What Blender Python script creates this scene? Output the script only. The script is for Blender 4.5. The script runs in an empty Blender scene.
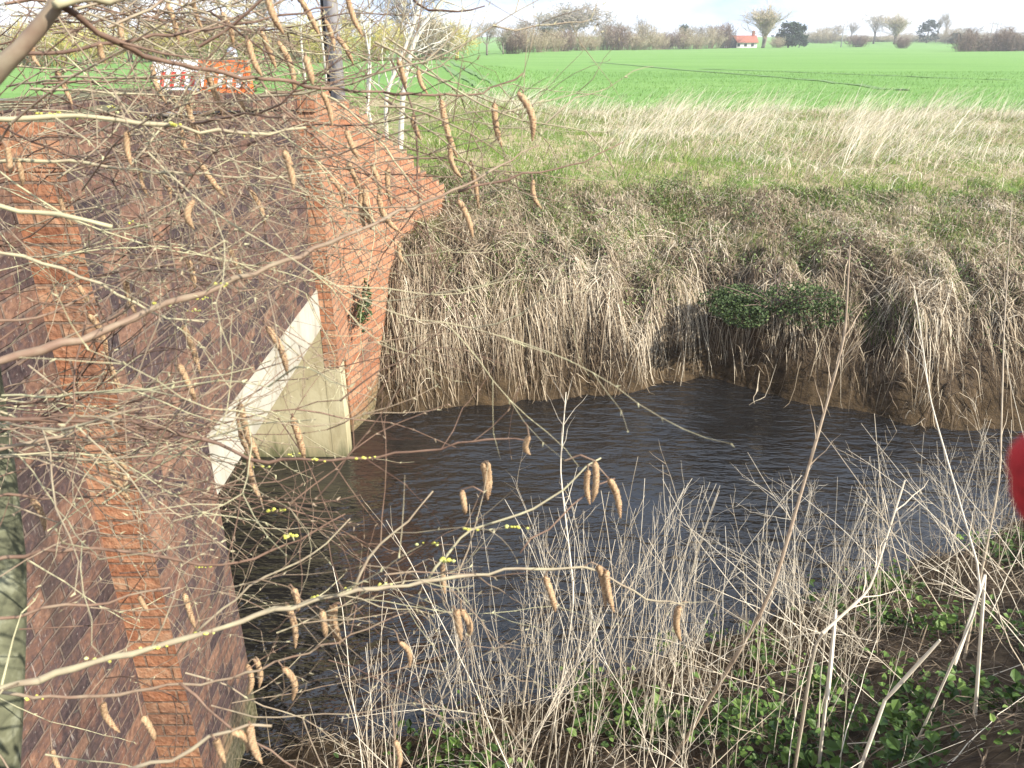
import bpy, math, random
import numpy as np
from mathutils import Vector

# ---------------------------------------------------------------- camera, sky, sun, exposure
scene = bpy.context.scene
C = scene.collection
CAMH = 4.2
PITCH = math.radians(24.2)
FPX = 773.0
cam_d = bpy.data.cameras.new('camera')
cam = bpy.data.objects.new('camera', cam_d)
C.objects.link(cam)
cam.location = (0, 0, CAMH)
cam.rotation_euler = (math.pi / 2 - PITCH, 0, 0)
cam_d.sensor_width = 5.6
cam_d.lens = 5.6 * FPX / 1024.0
cam_d.clip_start = 0.02
cam_d.clip_end = 4000
cam_d.dof.use_dof = True
cam_d.dof.focus_distance = 4.5
cam_d.dof.aperture_fstop = 2.2
scene.camera = cam

SUN_EL, SUN_AZ = math.radians(36), math.radians(122)     # azimuth from +Y towards +X
w = bpy.data.worlds.new('World')
scene.world = w
w.use_nodes = True
nt = w.node_tree
for n in list(nt.nodes):
    nt.nodes.remove(n)
wo = nt.nodes.new('ShaderNodeOutputWorld')
bg = nt.nodes.new('ShaderNodeBackground')
bg.inputs['Strength'].default_value = 0.095
sky = nt.nodes.new('ShaderNodeTexSky')
sky.sky_type = 'NISHITA'
sky.sun_disc = False
sky.sun_elevation = SUN_EL
sky.sun_rotation = SUN_AZ
sky.air_density = 1.0
sky.dust_density = 0.8
tc = nt.nodes.new('ShaderNodeTexCoord')
mp = nt.nodes.new('ShaderNodeMapping')
mp.inputs['Scale'].default_value = (1.0, 1.0, 3.2)
cn = nt.nodes.new('ShaderNodeTexNoise')
cn.inputs['Scale'].default_value = 2.6
cn.inputs['Detail'].default_value = 7
cn.inputs['Roughness'].default_value = 0.6
sx = nt.nodes.new('ShaderNodeSeparateXYZ')
low = nt.nodes.new('ShaderNodeMapRange')          # bright cloud bank low over the horizon, veil above added to brighten water
low.inputs['From Min'].default_value = 0.10
low.inputs['From Max'].default_value = 0.42
low.inputs['To Min'].default_value = 0.55
low.inputs['To Max'].default_value = 0.18
ad = nt.nodes.new('ShaderNodeMath')
ad.operation = 'ADD'
cr = nt.nodes.new('ShaderNodeValToRGB')
cr.color_ramp.elements[0].position = 0.44
cr.color_ramp.elements[1].position = 0.74
cc = nt.nodes.new('ShaderNodeValToRGB')
cc.color_ramp.elements[0].position = 0.38
cc.color_ramp.elements[0].color = (2.7, 4.2, 7.0, 1)
cc.color_ramp.elements[1].position = 0.62
cc.color_ramp.elements[1].color = (9.2, 9.5, 9.9, 1)
mx = nt.nodes.new('ShaderNodeMix')
mx.data_type = 'RGBA'
nt.links.new(tc.outputs['Generated'], mp.inputs['Vector'])
nt.links.new(tc.outputs['Generated'], sx.inputs[0])
nt.links.new(mp.outputs['Vector'], cn.inputs['Vector'])
nt.links.new(sx.outputs['Z'], low.inputs['Value'])
nt.links.new(cn.outputs['Fac'], ad.inputs[0])
nt.links.new(low.outputs[0], ad.inputs[1])
nt.links.new(ad.outputs[0], cr.inputs['Fac'])
nt.links.new(cn.outputs['Fac'], cc.inputs['Fac'])
nt.links.new(cr.outputs['Color'], mx.inputs[0])
nt.links.new(sky.outputs['Color'], mx.inputs[6])
nt.links.new(cc.outputs['Color'], mx.inputs[7])
nt.links.new(mx.outputs[2], bg.inputs['Color'])
nt.links.new(bg.outputs['Background'], wo.inputs['Surface'])

sd = bpy.data.lights.new('sun', 'SUN')
sd.energy = 5.0
sd.angle = math.radians(0.6)
sd.color = (1.0, 0.95, 0.86)
so = bpy.data.objects.new('sun', sd)
C.objects.link(so)
sdir = Vector((math.sin(SUN_AZ) * math.cos(SUN_EL), math.cos(SUN_AZ) * math.cos(SUN_EL), math.sin(SUN_EL)))
so.rotation_euler = sdir.to_track_quat('Z', 'Y').to_euler()
so.location = sdir * 60

scene.view_settings.view_transform = 'Standard'
scene.view_settings.look = 'None'
scene.view_settings.exposure = 0.95
scene.view_settings.gamma = 1.0
scene.render.engine = 'CYCLES'
scene.cycles.use_denoising = True
scene.cycles.max_bounces = 6
scene.cycles.diffuse_bounces = 3
scene.cycles.transparent_max_bounces = 6
scene.cycles.sample_clamp_direct = 6
scene.cycles.sample_clamp_indirect = 4
scene.cycles.caustics_reflective = False
scene.cycles.caustics_refractive = False

# ---------------------------------------------------------------- helpers
RNG = np.random.default_rng(7)
random.seed(7)
CP, SP = math.cos(PITCH), math.sin(PITCH)


def ray(px, py):
    u = (px - 512) / FPX
    v = (384 - py) / FPX
    return np.array([u, CP + v * SP, -SP + v * CP])


def at_depth(px, py, d):
    return np.array([0, 0, CAMH]) + ray(px, py) * d


def at_y(px, py, y):
    r = ray(px, py)
    return np.array([0, 0, CAMH]) + r * (y / r[1])


def proj(P):
    P = np.asarray(P, float)
    x, y, z = P[..., 0], P[..., 1], P[..., 2] - CAMH
    d = y * CP - z * SP
    v = y * SP + z * CP
    return 512 + FPX * x / d, 384 - FPX * v / d, d


def sstep(a, b, x):
    t = np.clip((x - a) / (b - a), 0, 1)
    return t * t * (3 - 2 * t)


class Waves:
    """smooth vectorised noise in -1..1"""

    def __init__(self, seed, wl, n=9):
        r = np.random.default_rng(seed)
        a = r.uniform(0, 2 * math.pi, n)
        k = 2 * math.pi / (wl * r.uniform(0.6, 1.7, n))
        self.kx, self.ky, self.ph = k * np.cos(a), k * np.sin(a), r.uniform(0, 6.28, n)
        self.n = n

    def __call__(self, x, y):
        x = np.asarray(x, float)
        y = np.asarray(y, float)
        s = np.zeros(np.broadcast(x, y).shape)
        for i in range(self.n):
            s = s + np.sin(self.kx[i] * x + self.ky[i] * y + self.ph[i])
        return s / math.sqrt(self.n)


class MB:
    """collects vertices, faces and a per-vertex tint; builds ONE mesh object"""

    def __init__(self):
        self.v, self.t, self.q, self.tri, self.n = [], [], [], [], 0

    def add(self, v, quads=None, tris=None, tint=0.5):
        v = np.asarray(v, np.float32).reshape(-1, 3)
        t = np.empty(len(v), np.float32)
        t[:] = tint
        self.v.append(v)
        self.t.append(t)
        if quads is not None and len(quads):
            self.q.append(np.asarray(quads, np.int64) + self.n)
        if tris is not None and len(tris):
            self.tri.append(np.asarray(tris, np.int64) + self.n)
        self.n += len(v)

    def ribbons(self, P, W, S, tint):
        """P (N,K,3) spines, W (N,K) widths, S (N,3) or (N,K,3) side vectors, tint (N,)"""
        N, K, _ = P.shape
        if S.ndim == 2:
            S = S[:, None, :]
        a = P + S * (W[..., None] * 0.5)
        b = P - S * (W[..., None] * 0.5)
        v = np.stack([a, b], 2).reshape(-1, 3)
        base = (np.arange(N) * K * 2)[:, None] + (np.arange(K - 1) * 2)[None]
        base = base.reshape(-1)
        q = np.stack([base, base + 1, base + 3, base + 2], 1)
        self.add(v, q, None, np.repeat(np.asarray(tint, np.float32), K * 2))

    def segs(self, A, B, RA, RB, tint, sides=3):
        A, B = np.asarray(A, float), np.asarray(B, float)
        N = len(A)
        if N == 0:
            return
        RA, RB = np.asarray(RA, float), np.asarray(RB, float)
        D = B - A
        D /= np.linalg.norm(D, axis=1, keepdims=True) + 1e-9
        ref = np.where(np.abs(D[:, 2:3]) < 0.9, np.array([[0, 0, 1.0]]), np.array([[1.0, 0, 0]]))
        X = np.cross(D, ref)
        X /= np.linalg.norm(X, axis=1, keepdims=True) + 1e-9
        Y = np.cross(D, X)
        an = np.arange(sides) * 2 * math.pi / sides
        ca, sa = np.cos(an), np.sin(an)
        O = X[:, None, :] * ca[None, :, None] + Y[:, None, :] * sa[None, :, None]
        r0 = A[:, None, :] + O * RA[:, None, None]
        r1 = B[:, None, :] + O * RB[:, None, None]
        v = np.concatenate([r0, r1], 1).reshape(-1, 3)
        i = np.arange(sides)
        j = (i + 1) % sides
        q1 = np.stack([i, j, j + sides, i + sides], 1)
        q = (q1[None] + (np.arange(N) * sides * 2)[:, None, None]).reshape(-1, 4)
        tt = np.empty(N)
        tt[:] = tint
        self.add(v, q, None, np.repeat(tt, sides * 2))

    def tube(self, pts, rad, sides=8, tint=0.5, cap=True):
        pts = np.asarray(pts, float)
        K = len(pts)
        rad = np.broadcast_to(np.asarray(rad, float), (K,))
        T = np.gradient(pts, axis=0)
        T /= np.linalg.norm(T, axis=1, keepdims=True) + 1e-9
        ref = np.array([0.31, 0.17, 0.93]) if abs(T[:, 2].mean()) < 0.8 else np.array([0.9, 0.3, 0.1])
        X = np.cross(T, ref)
        X /= np.linalg.norm(X, axis=1, keepdims=True) + 1e-9
        Y = np.cross(T, X)
        an = np.arange(sides) * 2 * math.pi / sides
        v = pts[:, None] + (X[:, None] * np.cos(an)[None, :, None] + Y[:, None] * np.sin(an)[None, :, None]) * rad[:, None, None]
        i = np.arange(sides)
        j = (i + 1) % sides
        q1 = np.stack([i, j, j + sides, i + sides], 1)
        q = (q1[None] + (np.arange(K - 1) * sides)[:, None, None]).reshape(-1, 4)
        v = np.concatenate([v.reshape(-1, 3), pts[:1], pts[-1:]])
        tr = None
        if cap:
            c0, c1 = K * sides, K * sides + 1
            tr = np.concatenate([np.stack([j, i, np.full(sides, c0)], 1),
                                 np.stack([i + (K - 1) * sides, j + (K - 1) * sides, np.full(sides, c1)], 1)])
        self.add(v, q, tr, tint)

    def box(self, lo, hi, tint=0.5):
        (x0, y0, z0), (x1, y1, z1) = lo, hi
        v = [(x0, y0, z0), (x1, y0, z0), (x1, y1, z0), (x0, y1, z0), (x0, y0, z1), (x1, y0, z1), (x1, y1, z1), (x0, y1, z1)]
        self.hexa(v, tint)

    def hexa(self, v, tint=0.5):
        q = [(3, 2, 1, 0), (4, 5, 6, 7), (0, 1, 5, 4), (1, 2, 6, 5), (2, 3, 7, 6), (3, 0, 4, 7)]
        self.add(v, q, None, tint)

    def mesh(self, name, mat, smooth=False):
        me = bpy.data.meshes.new(name)
        V = np.concatenate(self.v)
        Q = np.concatenate(self.q) if self.q else np.zeros((0, 4), np.int64)
        T = np.concatenate(self.tri) if self.tri else np.zeros((0, 3), np.int64)
        loops = np.concatenate([Q.reshape(-1), T.reshape(-1)]).astype(np.int32)
        starts = np.concatenate([np.arange(len(Q)) * 4, len(Q) * 4 + np.arange(len(T)) * 3]).astype(np.int32)
        me.vertices.add(len(V))
        me.vertices.foreach_set('co', V.reshape(-1))
        me.loops.add(len(loops))
        me.loops.foreach_set('vertex_index', loops)
        me.polygons.add(len(starts))
        me.polygons.foreach_set('loop_start', starts)
        me.update(calc_edges=True)
        at = me.attributes.new('tint', 'FLOAT', 'POINT')
        at.data.foreach_set('value', np.concatenate(self.t).astype(np.float32))
        me.polygons.foreach_set('use_smooth', np.full(len(starts), bool(smooth)))
        if mat:
            me.materials.append(mat)
        return me

    def build(self, name, mat, parent=None, smooth=False):
        o = bpy.data.objects.new(name, self.mesh(name, mat, smooth))
        C.objects.link(o)
        if parent is not None:
            o.parent = parent
        return o


def tag(o, label=None, cat=None, group=None, kind=None):
    if label:
        o['label'] = label
    if cat:
        o['category'] = cat
    if group:
        o['group'] = group
    if kind:
        o['kind'] = kind
    return o


def empty(name, loc=(0, 0, 0), rz=0.0):
    o = bpy.data.objects.new(name, None)
    o.location = loc
    o.rotation_euler = (0, 0, rz)
    o.empty_display_size = 0.2
    C.objects.link(o)
    return o


def copy_tree(o, parent=None):
    c = o.copy()
    C.objects.link(c)
    c.parent = parent
    for ch in list(o.children):
        copy_tree(ch, c)
    return c


# ---------------------------------------------------------------- materials
def new_mat(name):
    m = bpy.data.materials.new(name)
    m.use_nodes = True
    t = m.node_tree
    return m, t, t.nodes['Principled BSDF']


def ramp(t, stops, fac):
    r = t.nodes.new('ShaderNodeValToRGB')
    el = r.color_ramp.elements
    while len(el) < len(stops):
        el.new(0.5)
    for e, (p, c) in zip(el, stops):
        e.position = p
        e.color = (*c, 1)
    if fac is not None:
        t.links.new(fac, r.inputs['Fac'])
    return r


def noise(t, vec, scale, detail=4, rough=0.55):
    n = t.nodes.new('ShaderNodeTexNoise')
    n.inputs['Scale'].default_value = scale
    n.inputs['Detail'].default_value = detail
    n.inputs['Roughness'].default_value = rough
    if vec is not None:
        t.links.new(vec, n.inputs['Vector'])
    return n


def mixc(t, fac, a, b, mode='MIX'):
    m = t.nodes.new('ShaderNodeMix')
    m.data_type = 'RGBA'
    m.blend_type = mode
    for s, v in ((0, fac), (6, a), (7, b)):
        if hasattr(v, 'is_linked'):
            t.links.new(v, m.inputs[s])
        elif s == 0:
            m.inputs[0].default_value = v
        else:
            m.inputs[s].default_value = (*v, 1)
    return m.outputs[2]


def math_n(t, op, a, b=None, clamp=False):
    m = t.nodes.new('ShaderNodeMath')
    m.operation = op
    m.use_clamp = clamp
    for i, v in enumerate((a, b)):
        if v is None:
            continue
        if hasattr(v, 'is_linked'):
            t.links.new(v, m.inputs[i])
        else:
            m.inputs[i].default_value = v
    return m.outputs[0]


def bump(t, b, h, strength=0.5, dist=0.02):
    n = t.nodes.new('ShaderNodeBump')
    n.inputs['Strength'].default_value = strength
    n.inputs['Distance'].default_value = dist
    t.links.new(h, n.inputs['Height'])
    t.links.new(n.outputs['Normal'], b.inputs['Normal'])


def geo_pos(t):
    return t.nodes.new('ShaderNodeNewGeometry').outputs['Position']


def obj_pos(t):
    return t.nodes.new('ShaderNodeTexCoord').outputs['Object']


def tint_mat(name, stops, rough=0.85, nscale=0.0, namount=0.35, translucent=0.0):
    """colour chosen per blade / twig / leaf by its tint value, mottled by a little noise"""
    m, t, b = new_mat(name)
    a = t.nodes.new('ShaderNodeAttribute')
    a.attribute_name = 'tint'
    f = a.outputs['Fac']
    if nscale:
        n = noise(t, obj_pos(t), nscale, 3)
        f = math_n(t, 'ADD', f, math_n(t, 'MULTIPLY', math_n(t, 'SUBTRACT', n.outputs['Fac'], 0.5), namount * 2))
    r = ramp(t, stops, f)
    t.links.new(r.outputs['Color'], b.inputs['Base Color'])
    b.inputs['Roughness'].default_value = rough
    b.inputs['Specular IOR Level'].default_value = 0.25
    if translucent:
        tr = t.nodes.new('ShaderNodeBsdfTranslucent')
        t.links.new(r.outputs['Color'], tr.inputs['Color'])
        ms = t.nodes.new('ShaderNodeMixShader')
        ms.inputs[0].default_value = translucent
        t.links.new(b.outputs[0], ms.inputs[1])
        t.links.new(tr.outputs[0], ms.inputs[2])
        t.links.new(ms.outputs[0], t.nodes['Material Output'].inputs['Surface'])
    return m


M = {}
M['straw'] = tint_mat('dry_straw', [(0.0, (0.04, 0.028, 0.02)), (0.3, (0.16, 0.115, 0.075)), (0.6, (0.38, 0.30, 0.20)), (1.0, (0.64, 0.555, 0.42))], translucent=0.15)
M['pale_straw'] = tint_mat('pale_straw', [(0.0, (0.30, 0.235, 0.15)), (0.5, (0.60, 0.52, 0.37)), (1.0, (0.80, 0.75, 0.62))], translucent=0.2)
M['grass'] = tint_mat('green_grass', [(0.0, (0.06, 0.11, 0.02)), (0.5, (0.17, 0.27, 0.05)), (0.8, (0.29, 0.36, 0.09)), (1.0, (0.48, 0.45, 0.22))], translucent=0.25)
M['crop'] = tint_mat('young_crop', [(0.0, (0.10, 0.20, 0.045)), (0.5, (0.17, 0.295, 0.075)), (1.0, (0.26, 0.38, 0.12))], translucent=0.25)
M['dull_leaf'] = tint_mat('bramble_leaf', [(0.0, (0.022, 0.036, 0.014)), (0.5, (0.08, 0.12, 0.04)), (1.0, (0.22, 0.28, 0.10))], rough=0.6, translucent=0.15)
M['leaf'] = tint_mat('weed_leaf', [(0.0, (0.03, 0.06, 0.015)), (0.5, (0.10, 0.17, 0.035)), (1.0, (0.24, 0.33, 0.09))], rough=0.5, translucent=0.25)
M['stalk'] = tint_mat('dry_stalk', [(0.0, (0.20, 0.12, 0.075)), (0.5, (0.52, 0.43, 0.31)), (1.0, (0.74, 0.67, 0.54))], nscale=18, namount=0.25)
M['twig'] = tint_mat('hazel_bark', [(0.0, (0.075, 0.042, 0.03)), (0.35, (0.20, 0.125, 0.085)), (0.65, (0.30, 0.245, 0.165)), (1.0, (0.43, 0.40, 0.24))], rough=0.6, nscale=38, namount=0.36)
M['catkin'] = tint_mat('catkin_scales', [(0.0, (0.13, 0.062, 0.03)), (0.45, (0.31, 0.19, 0.105)), (1.0, (0.58, 0.43, 0.25))], nscale=180, namount=0.2)
M['lichen'] = tint_mat('yellow_lichen', [(0.0, (0.36, 0.35, 0.08)), (0.6, (0.56, 0.53, 0.10)), (1.0, (0.52, 0.55, 0.28))], nscale=90)
M['far_twig'] = tint_mat('bare_twigs', [(0.0, (0.12, 0.10, 0.085)), (0.5, (0.24, 0.20, 0.165)), (1.0, (0.38, 0.33, 0.26))])
M['beige_twig'] = tint_mat('hedge_twigs', [(0.0, (0.17, 0.135, 0.09)), (0.5, (0.34, 0.275, 0.185)), (1.0, (0.50, 0.42, 0.29))])
M['willow'] = tint_mat('willow_twigs', [(0.0, (0.20, 0.17, 0.045)), (0.5, (0.42, 0.36, 0.10)), (1.0, (0.60, 0.52, 0.18))])
M['purple_twig'] = tint_mat('thorn_twigs', [(0.0, (0.09, 0.065, 0.055)), (0.5, (0.20, 0.14, 0.11)), (1.0, (0.32, 0.24, 0.18))])
M['evergreen'] = tint_mat('evergreen_leaf', [(0.0, (0.02, 0.035, 0.018)), (0.6, (0.05, 0.08, 0.04)), (1.0, (0.10, 0.13, 0.06))])
M['pale_bark'] = tint_mat('pale_bark', [(0.0, (0.25, 0.23, 0.17)), (0.5, (0.55, 0.52, 0.42)), (1.0, (0.72, 0.69, 0.58))], nscale=7, namount=0.3)
M['moss_bark'] = tint_mat('mossy_bark', [(0.0, (0.03, 0.03, 0.02)), (0.5, (0.12, 0.12, 0.07)), (1.0, (0.36, 0.36, 0.25))], nscale=26, namount=0.7)


def plain(name, col, rough=0.7, nscale=0, namt=0.25, metal=0.0, bumpd=0):
    m, t, b = new_mat(name)
    b.inputs['Roughness'].default_value = rough
    b.inputs['Metallic'].default_value = metal
    b.inputs['Base Color'].default_value = (*col, 1)
    if nscale:
        n = noise(t, obj_pos(t), nscale, 5)
        lo = tuple(c * (1 - namt) for c in col)
        hi = tuple(min(1, c * (1 + namt)) for c in col)
        r = ramp(t, [(0.3, lo), (0.7, hi)], n.outputs['Fac'])
        t.links.new(r.outputs['Color'], b.inputs['Base Color'])
        if bumpd:
            bump(t, b, n.outputs['Fac'], 0.6, bumpd)
    return m


M['asphalt'] = plain('road_asphalt', (0.14, 0.135, 0.13), 0.9, 60, 0.3, 0, 0.004)
M['pole'] = plain('weathered_pole_wood', (0.33, 0.31, 0.31), 0.8, 9, 0.2)
M['dark'] = plain('dark_plastic', (0.03, 0.03, 0.035), 0.5, 12)
M['white_plastic'] = plain('white_plastic', (0.8, 0.79, 0.78), 0.45, 9, 0.06)
M['orange'] = plain('orange_reflective', (0.80, 0.17, 0.03), 0.45, 9, 0.1)
M['red_plastic'] = plain('red_plastic', (0.68, 0.05, 0.03), 0.45, 9, 0.1)
M['lamp_metal'] = plain('silver_lamp', (0.62, 0.63, 0.66), 0.3, 9, 0.1, 0.7)
M['glove'] = plain('red_wool', (0.42, 0.02, 0.022), 0.95, 260, 0.4, 0, 0.002)
M['house_wall'] = plain('white_render', (0.78, 0.75, 0.70), 0.8, 2, 0.08)
M['house_roof'] = plain('red_roof_tiles', (0.33, 0.115, 0.07), 0.8, 3, 0.25)
M['house_dark'] = plain('black_boarding', (0.055, 0.05, 0.05), 0.7, 3)
M['glass'] = plain('window_glass', (0.05, 0.06, 0.07), 0.1)
M['field_track'] = plain('wheel_track', (0.12, 0.205, 0.058), 0.9, 4, 0.3)


def brick_mat(name, weather):
    """brick in courses over the UV map (metres); weather = share of dark, limed, purple surface"""
    m, t, b = new_mat(name)
    uv = t.nodes.new('ShaderNodeUVMap').outputs['UV']
    wob = noise(t, uv, 6, 2)
    add = t.nodes.new('ShaderNodeVectorMath')
    add.operation = 'MULTIPLY_ADD'
    add.inputs[1].default_value = (0.014, 0.014, 0)
    t.links.new(wob.outputs['Color'], add.inputs[0])
    t.links.new(uv, add.inputs[2])
    bk = t.nodes.new('ShaderNodeTexBrick')
    t.links.new(add.outputs[0], bk.inputs['Vector'])
    bk.inputs['Scale'].default_value = 1.0
    bk.inputs['Brick Width'].default_value = 0.235
    bk.inputs['Row Height'].default_value = 0.082
    bk.inputs['Mortar Size'].default_value = 0.007
    bk.inputs['Mortar Smooth'].default_value = 0.35
    bk.inputs['Color1'].default_value = (0.0, 0, 0, 1)
    bk.inputs['Color2'].default_value = (1.0, 1, 1, 1)
    bk.inputs['Mortar'].default_value = (0.5, 0.5, 0.5, 1)
    fine = noise(t, uv, 30, 5)
    f = math_n(t, 'ADD', math_n(t, 'MULTIPLY', bk.outputs['Color'], 0.30 + 0.12 * weather), math_n(t, 'MULTIPLY', fine.outputs['Fac'], 0.70 - 0.12 * weather))
    clean = ramp(t, [(0.2, (0.23, 0.09, 0.048)), (0.42, (0.35, 0.155, 0.082)), (0.6, (0.42, 0.22, 0.125)), (0.85, (0.50, 0.34, 0.22))], f)
    dirty = ramp(t, [(0.22, (0.035, 0.026, 0.028)), (0.42, (0.085, 0.056, 0.052)), (0.58, (0.155, 0.085, 0.06)), (0.8, (0.29, 0.165, 0.105))], f)
    big = noise(t, uv, 1.7, 5)
    wm = ramp(t, [(0.62 - 0.5 * weather, (0, 0, 0)), (0.78 - 0.5 * weather, (1, 1, 1))], big.outputs['Fac'])
    col = mixc(t, wm.outputs['Color'], clean.outputs['Color'], dirty.outputs['Color'])
    # lime runs: thin, upright, broken
    mpn = t.nodes.new('ShaderNodeMapping')
    mpn.inputs['Scale'].default_value = (16, 2.4, 1)
    t.links.new(uv, mpn.inputs['Vector'])
    runs = noise(t, mpn.outputs['Vector'], 2.2, 5, 0.7)
    rm = ramp(t, [(0.60, (0, 0, 0)), (0.70, (1, 1, 1))], runs.outputs['Fac'])
    spk = noise(t, uv, 55, 3)
    sm = ramp(t, [(0.64, (0, 0, 0)), (0.70, (1, 1, 1))], spk.outputs['Fac'])
    lm = math_n(t, 'ADD', math_n(t, 'MULTIPLY', rm.outputs['Color'], 0.08 + 0.62 * weather), math_n(t, 'MULTIPLY', sm.outputs['Color'], 0.08 + 0.3 * weather), True)
    col = mixc(t, lm, col, (0.52, 0.47, 0.40))
    # broad dark damp streaks down the face
    mps = t.nodes.new('ShaderNodeMapping')
    mps.inputs['Scale'].default_value = (3.2, 0.45, 1)
    t.links.new(uv, mps.inputs['Vector'])
    stk = noise(t, mps.outputs['Vector'], 1.5, 6, 0.65)
    stm = ramp(t, [(0.50, (0, 0, 0)), (0.68, (1, 1, 1))], stk.outputs['Fac'])
    col = mixc(t, math_n(t, 'MULTIPLY', stm.outputs['Color'], 0.25 + 0.6 * weather), col, (0.055, 0.04, 0.034))
    mort = ramp(t, [(0.3, (0.10, 0.08, 0.065)), (0.75, (0.30, 0.25, 0.19))], fine.outputs['Fac'])
    col = mixc(t, math_n(t, 'MULTIPLY', bk.outputs['Fac'], 0.8 - 0.45 * weather), col, mort.outputs['Color'])
    # moss and wet dirt on the lowest courses
    sep = t.nodes.new('ShaderNodeSeparateXYZ')
    t.links.new(uv, sep.inputs[0])
    low = math_n(t, 'ADD', sep.outputs['Y'], math_n(t, 'MULTIPLY', big.outputs['Fac'], 1.1))
    lowm = ramp(t, [(0.62, (1, 1, 1)), (1.0, (0, 0, 0))], low)
    mossc = ramp(t, [(0.4, (0.07, 0.075, 0.03)), (0.7, (0.24, 0.22, 0.13))], fine.outputs['Fac'])
    col = mixc(t, math_n(t, 'MULTIPLY', lowm.outputs['Color'], 0.8), col, mossc.outputs['Color'])
    t.links.new(col, b.inputs['Base Color'])
    b.inputs['Roughness'].default_value = 0.9
    b.inputs['Specular IOR Level'].default_value = 0.2
    h = math_n(t, 'SUBTRACT', math_n(t, 'MULTIPLY', fine.outputs['Fac'], 0.6), bk.outputs['Fac'])
    bump(t, b, h, 1.0, 0.02)
    return m


M['brick'] = brick_mat('red_brick', 0.2)
M['brick_old'] = brick_mat('weathered_brick', 0.76)
M['brick_wing'] = brick_mat('orange_brick', 0.02)


def concrete_mat(name, c0, c1, stain):
    m, t, b = new_mat(name)
    p = geo_pos(t)
    n = noise(t, p, 2.2, 6)
    f = noise(t, p, 38, 4)
    r = ramp(t, [(0.3, c0), (0.7, c1)], n.outputs['Fac'])
    mpn = t.nodes.new('ShaderNodeMapping')
    mpn.inputs['Scale'].default_value = (5, 5, 0.9)
    t.links.new(p, mpn.inputs['Vector'])
    s = noise(t, mpn.outputs['Vector'], 1.6, 5, 0.65)
    sm = ramp(t, [(0.48, (0, 0, 0)), (0.75, (1, 1, 1))], s.outputs['Fac'])
    col = mixc(t, math_n(t, 'MULTIPLY', sm.outputs['Color'], 0.7), r.outputs['Color'], stain)
    sep = t.nodes.new('ShaderNodeSeparateXYZ')
    t.links.new(p, sep.inputs[0])
    low = math_n(t, 'ADD', sep.outputs['Z'], math_n(t, 'MULTIPLY', s.outputs['Fac'], 0.9))
    lm = ramp(t, [(0.44, (1, 1, 1)), (0.66, (0, 0, 0))], low)
    col = mixc(t, math_n(t, 'MULTIPLY', lm.outputs['Color'], 0.85), col, (0.075, 0.085, 0.03))
    t.links.new(col, b.inputs['Base Color'])
    b.inputs['Roughness'].default_value = 0.88
    bump(t, b, f.outputs['Fac'], 0.4, 0.006)
    return m


M['concrete_beam'] = concrete_mat('limewashed_concrete', (0.35, 0.32, 0.25), (0.52, 0.49, 0.40), (0.24, 0.20, 0.13))
M['concrete'] = concrete_mat('stained_concrete', (0.42, 0.355, 0.20), (0.56, 0.50, 0.32), (0.26, 0.20, 0.10))


def ground_mat():
    m, t, b = new_mat('ground_cover')
    p = geo_pos(t)
    a = t.nodes.new('ShaderNodeAttribute')
    a.attribute_name = 'zone'
    sp = t.nodes.new('ShaderNodeSeparateColor')
    t.links.new(a.outputs['Color'], sp.inputs[0])
    n1 = noise(t, p, 0.9, 6)
    n2 = noise(t, p, 9, 6, 0.65)
    n3 = noise(t, p, 45, 4, 0.7)
    soil = ramp(t, [(0.3, (0.03, 0.022, 0.015)), (0.5, (0.085, 0.06, 0.038)), (0.72, (0.17, 0.125, 0.08))], n2.outputs['Fac'])
    mud = ramp(t, [(0.3, (0.03, 0.022, 0.014)), (0.7, (0.115, 0.078, 0.043))], n2.outputs['Fac'])
    sf = math_n(t, 'ADD', math_n(t, 'MULTIPLY', n1.outputs['Fac'], 0.5), math_n(t, 'MULTIPLY', n2.outputs['Fac'], 0.5))
    sward = ramp(t, [(0.36, (0.10, 0.17, 0.035)), (0.47, (0.16, 0.20, 0.06)), (0.53, (0.30, 0.25, 0.14)), (0.66, (0.44, 0.37, 0.24))], sf)
    mpn = t.nodes.new('ShaderNodeMapping')
    mpn.inputs['Scale'].default_value = (0.05, 0.35, 1)
    t.links.new(p, mpn.inputs['Vector'])
    fn = noise(t, mpn.outputs['Vector'], 1.0, 6)
    ff = math_n(t, 'ADD', math_n(t, 'MULTIPLY', fn.outputs['Fac'], 0.6), math_n(t, 'MULTIPLY', n2.outputs['Fac'], 0.4))
    field = ramp(t, [(0.3, (0.115, 0.225, 0.055)), (0.5, (0.155, 0.28, 0.075)), (0.7, (0.205, 0.325, 0.10))], ff)
    col = mixc(t, sp.outputs[2], soil.outputs['Color'], mud.outputs['Color'])
    col = mixc(t, sp.outputs[1], col, sward.outputs['Color'])
    col = mixc(t, sp.outputs[0], col, field.outputs['Color'])
    t.links.new(col, b.inputs['Base Color'])
    b.inputs['Roughness'].default_value = 0.95
    b.inputs['Specular IOR Level'].default_value = 0.1
    bump(t, b, math_n(t, 'ADD', n2.outputs['Fac'], math_n(t, 'MULTIPLY', n3.outputs['Fac'], 0.5)), 0.8, 0.06)
    return m


M['ground'] = ground_mat()


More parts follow.
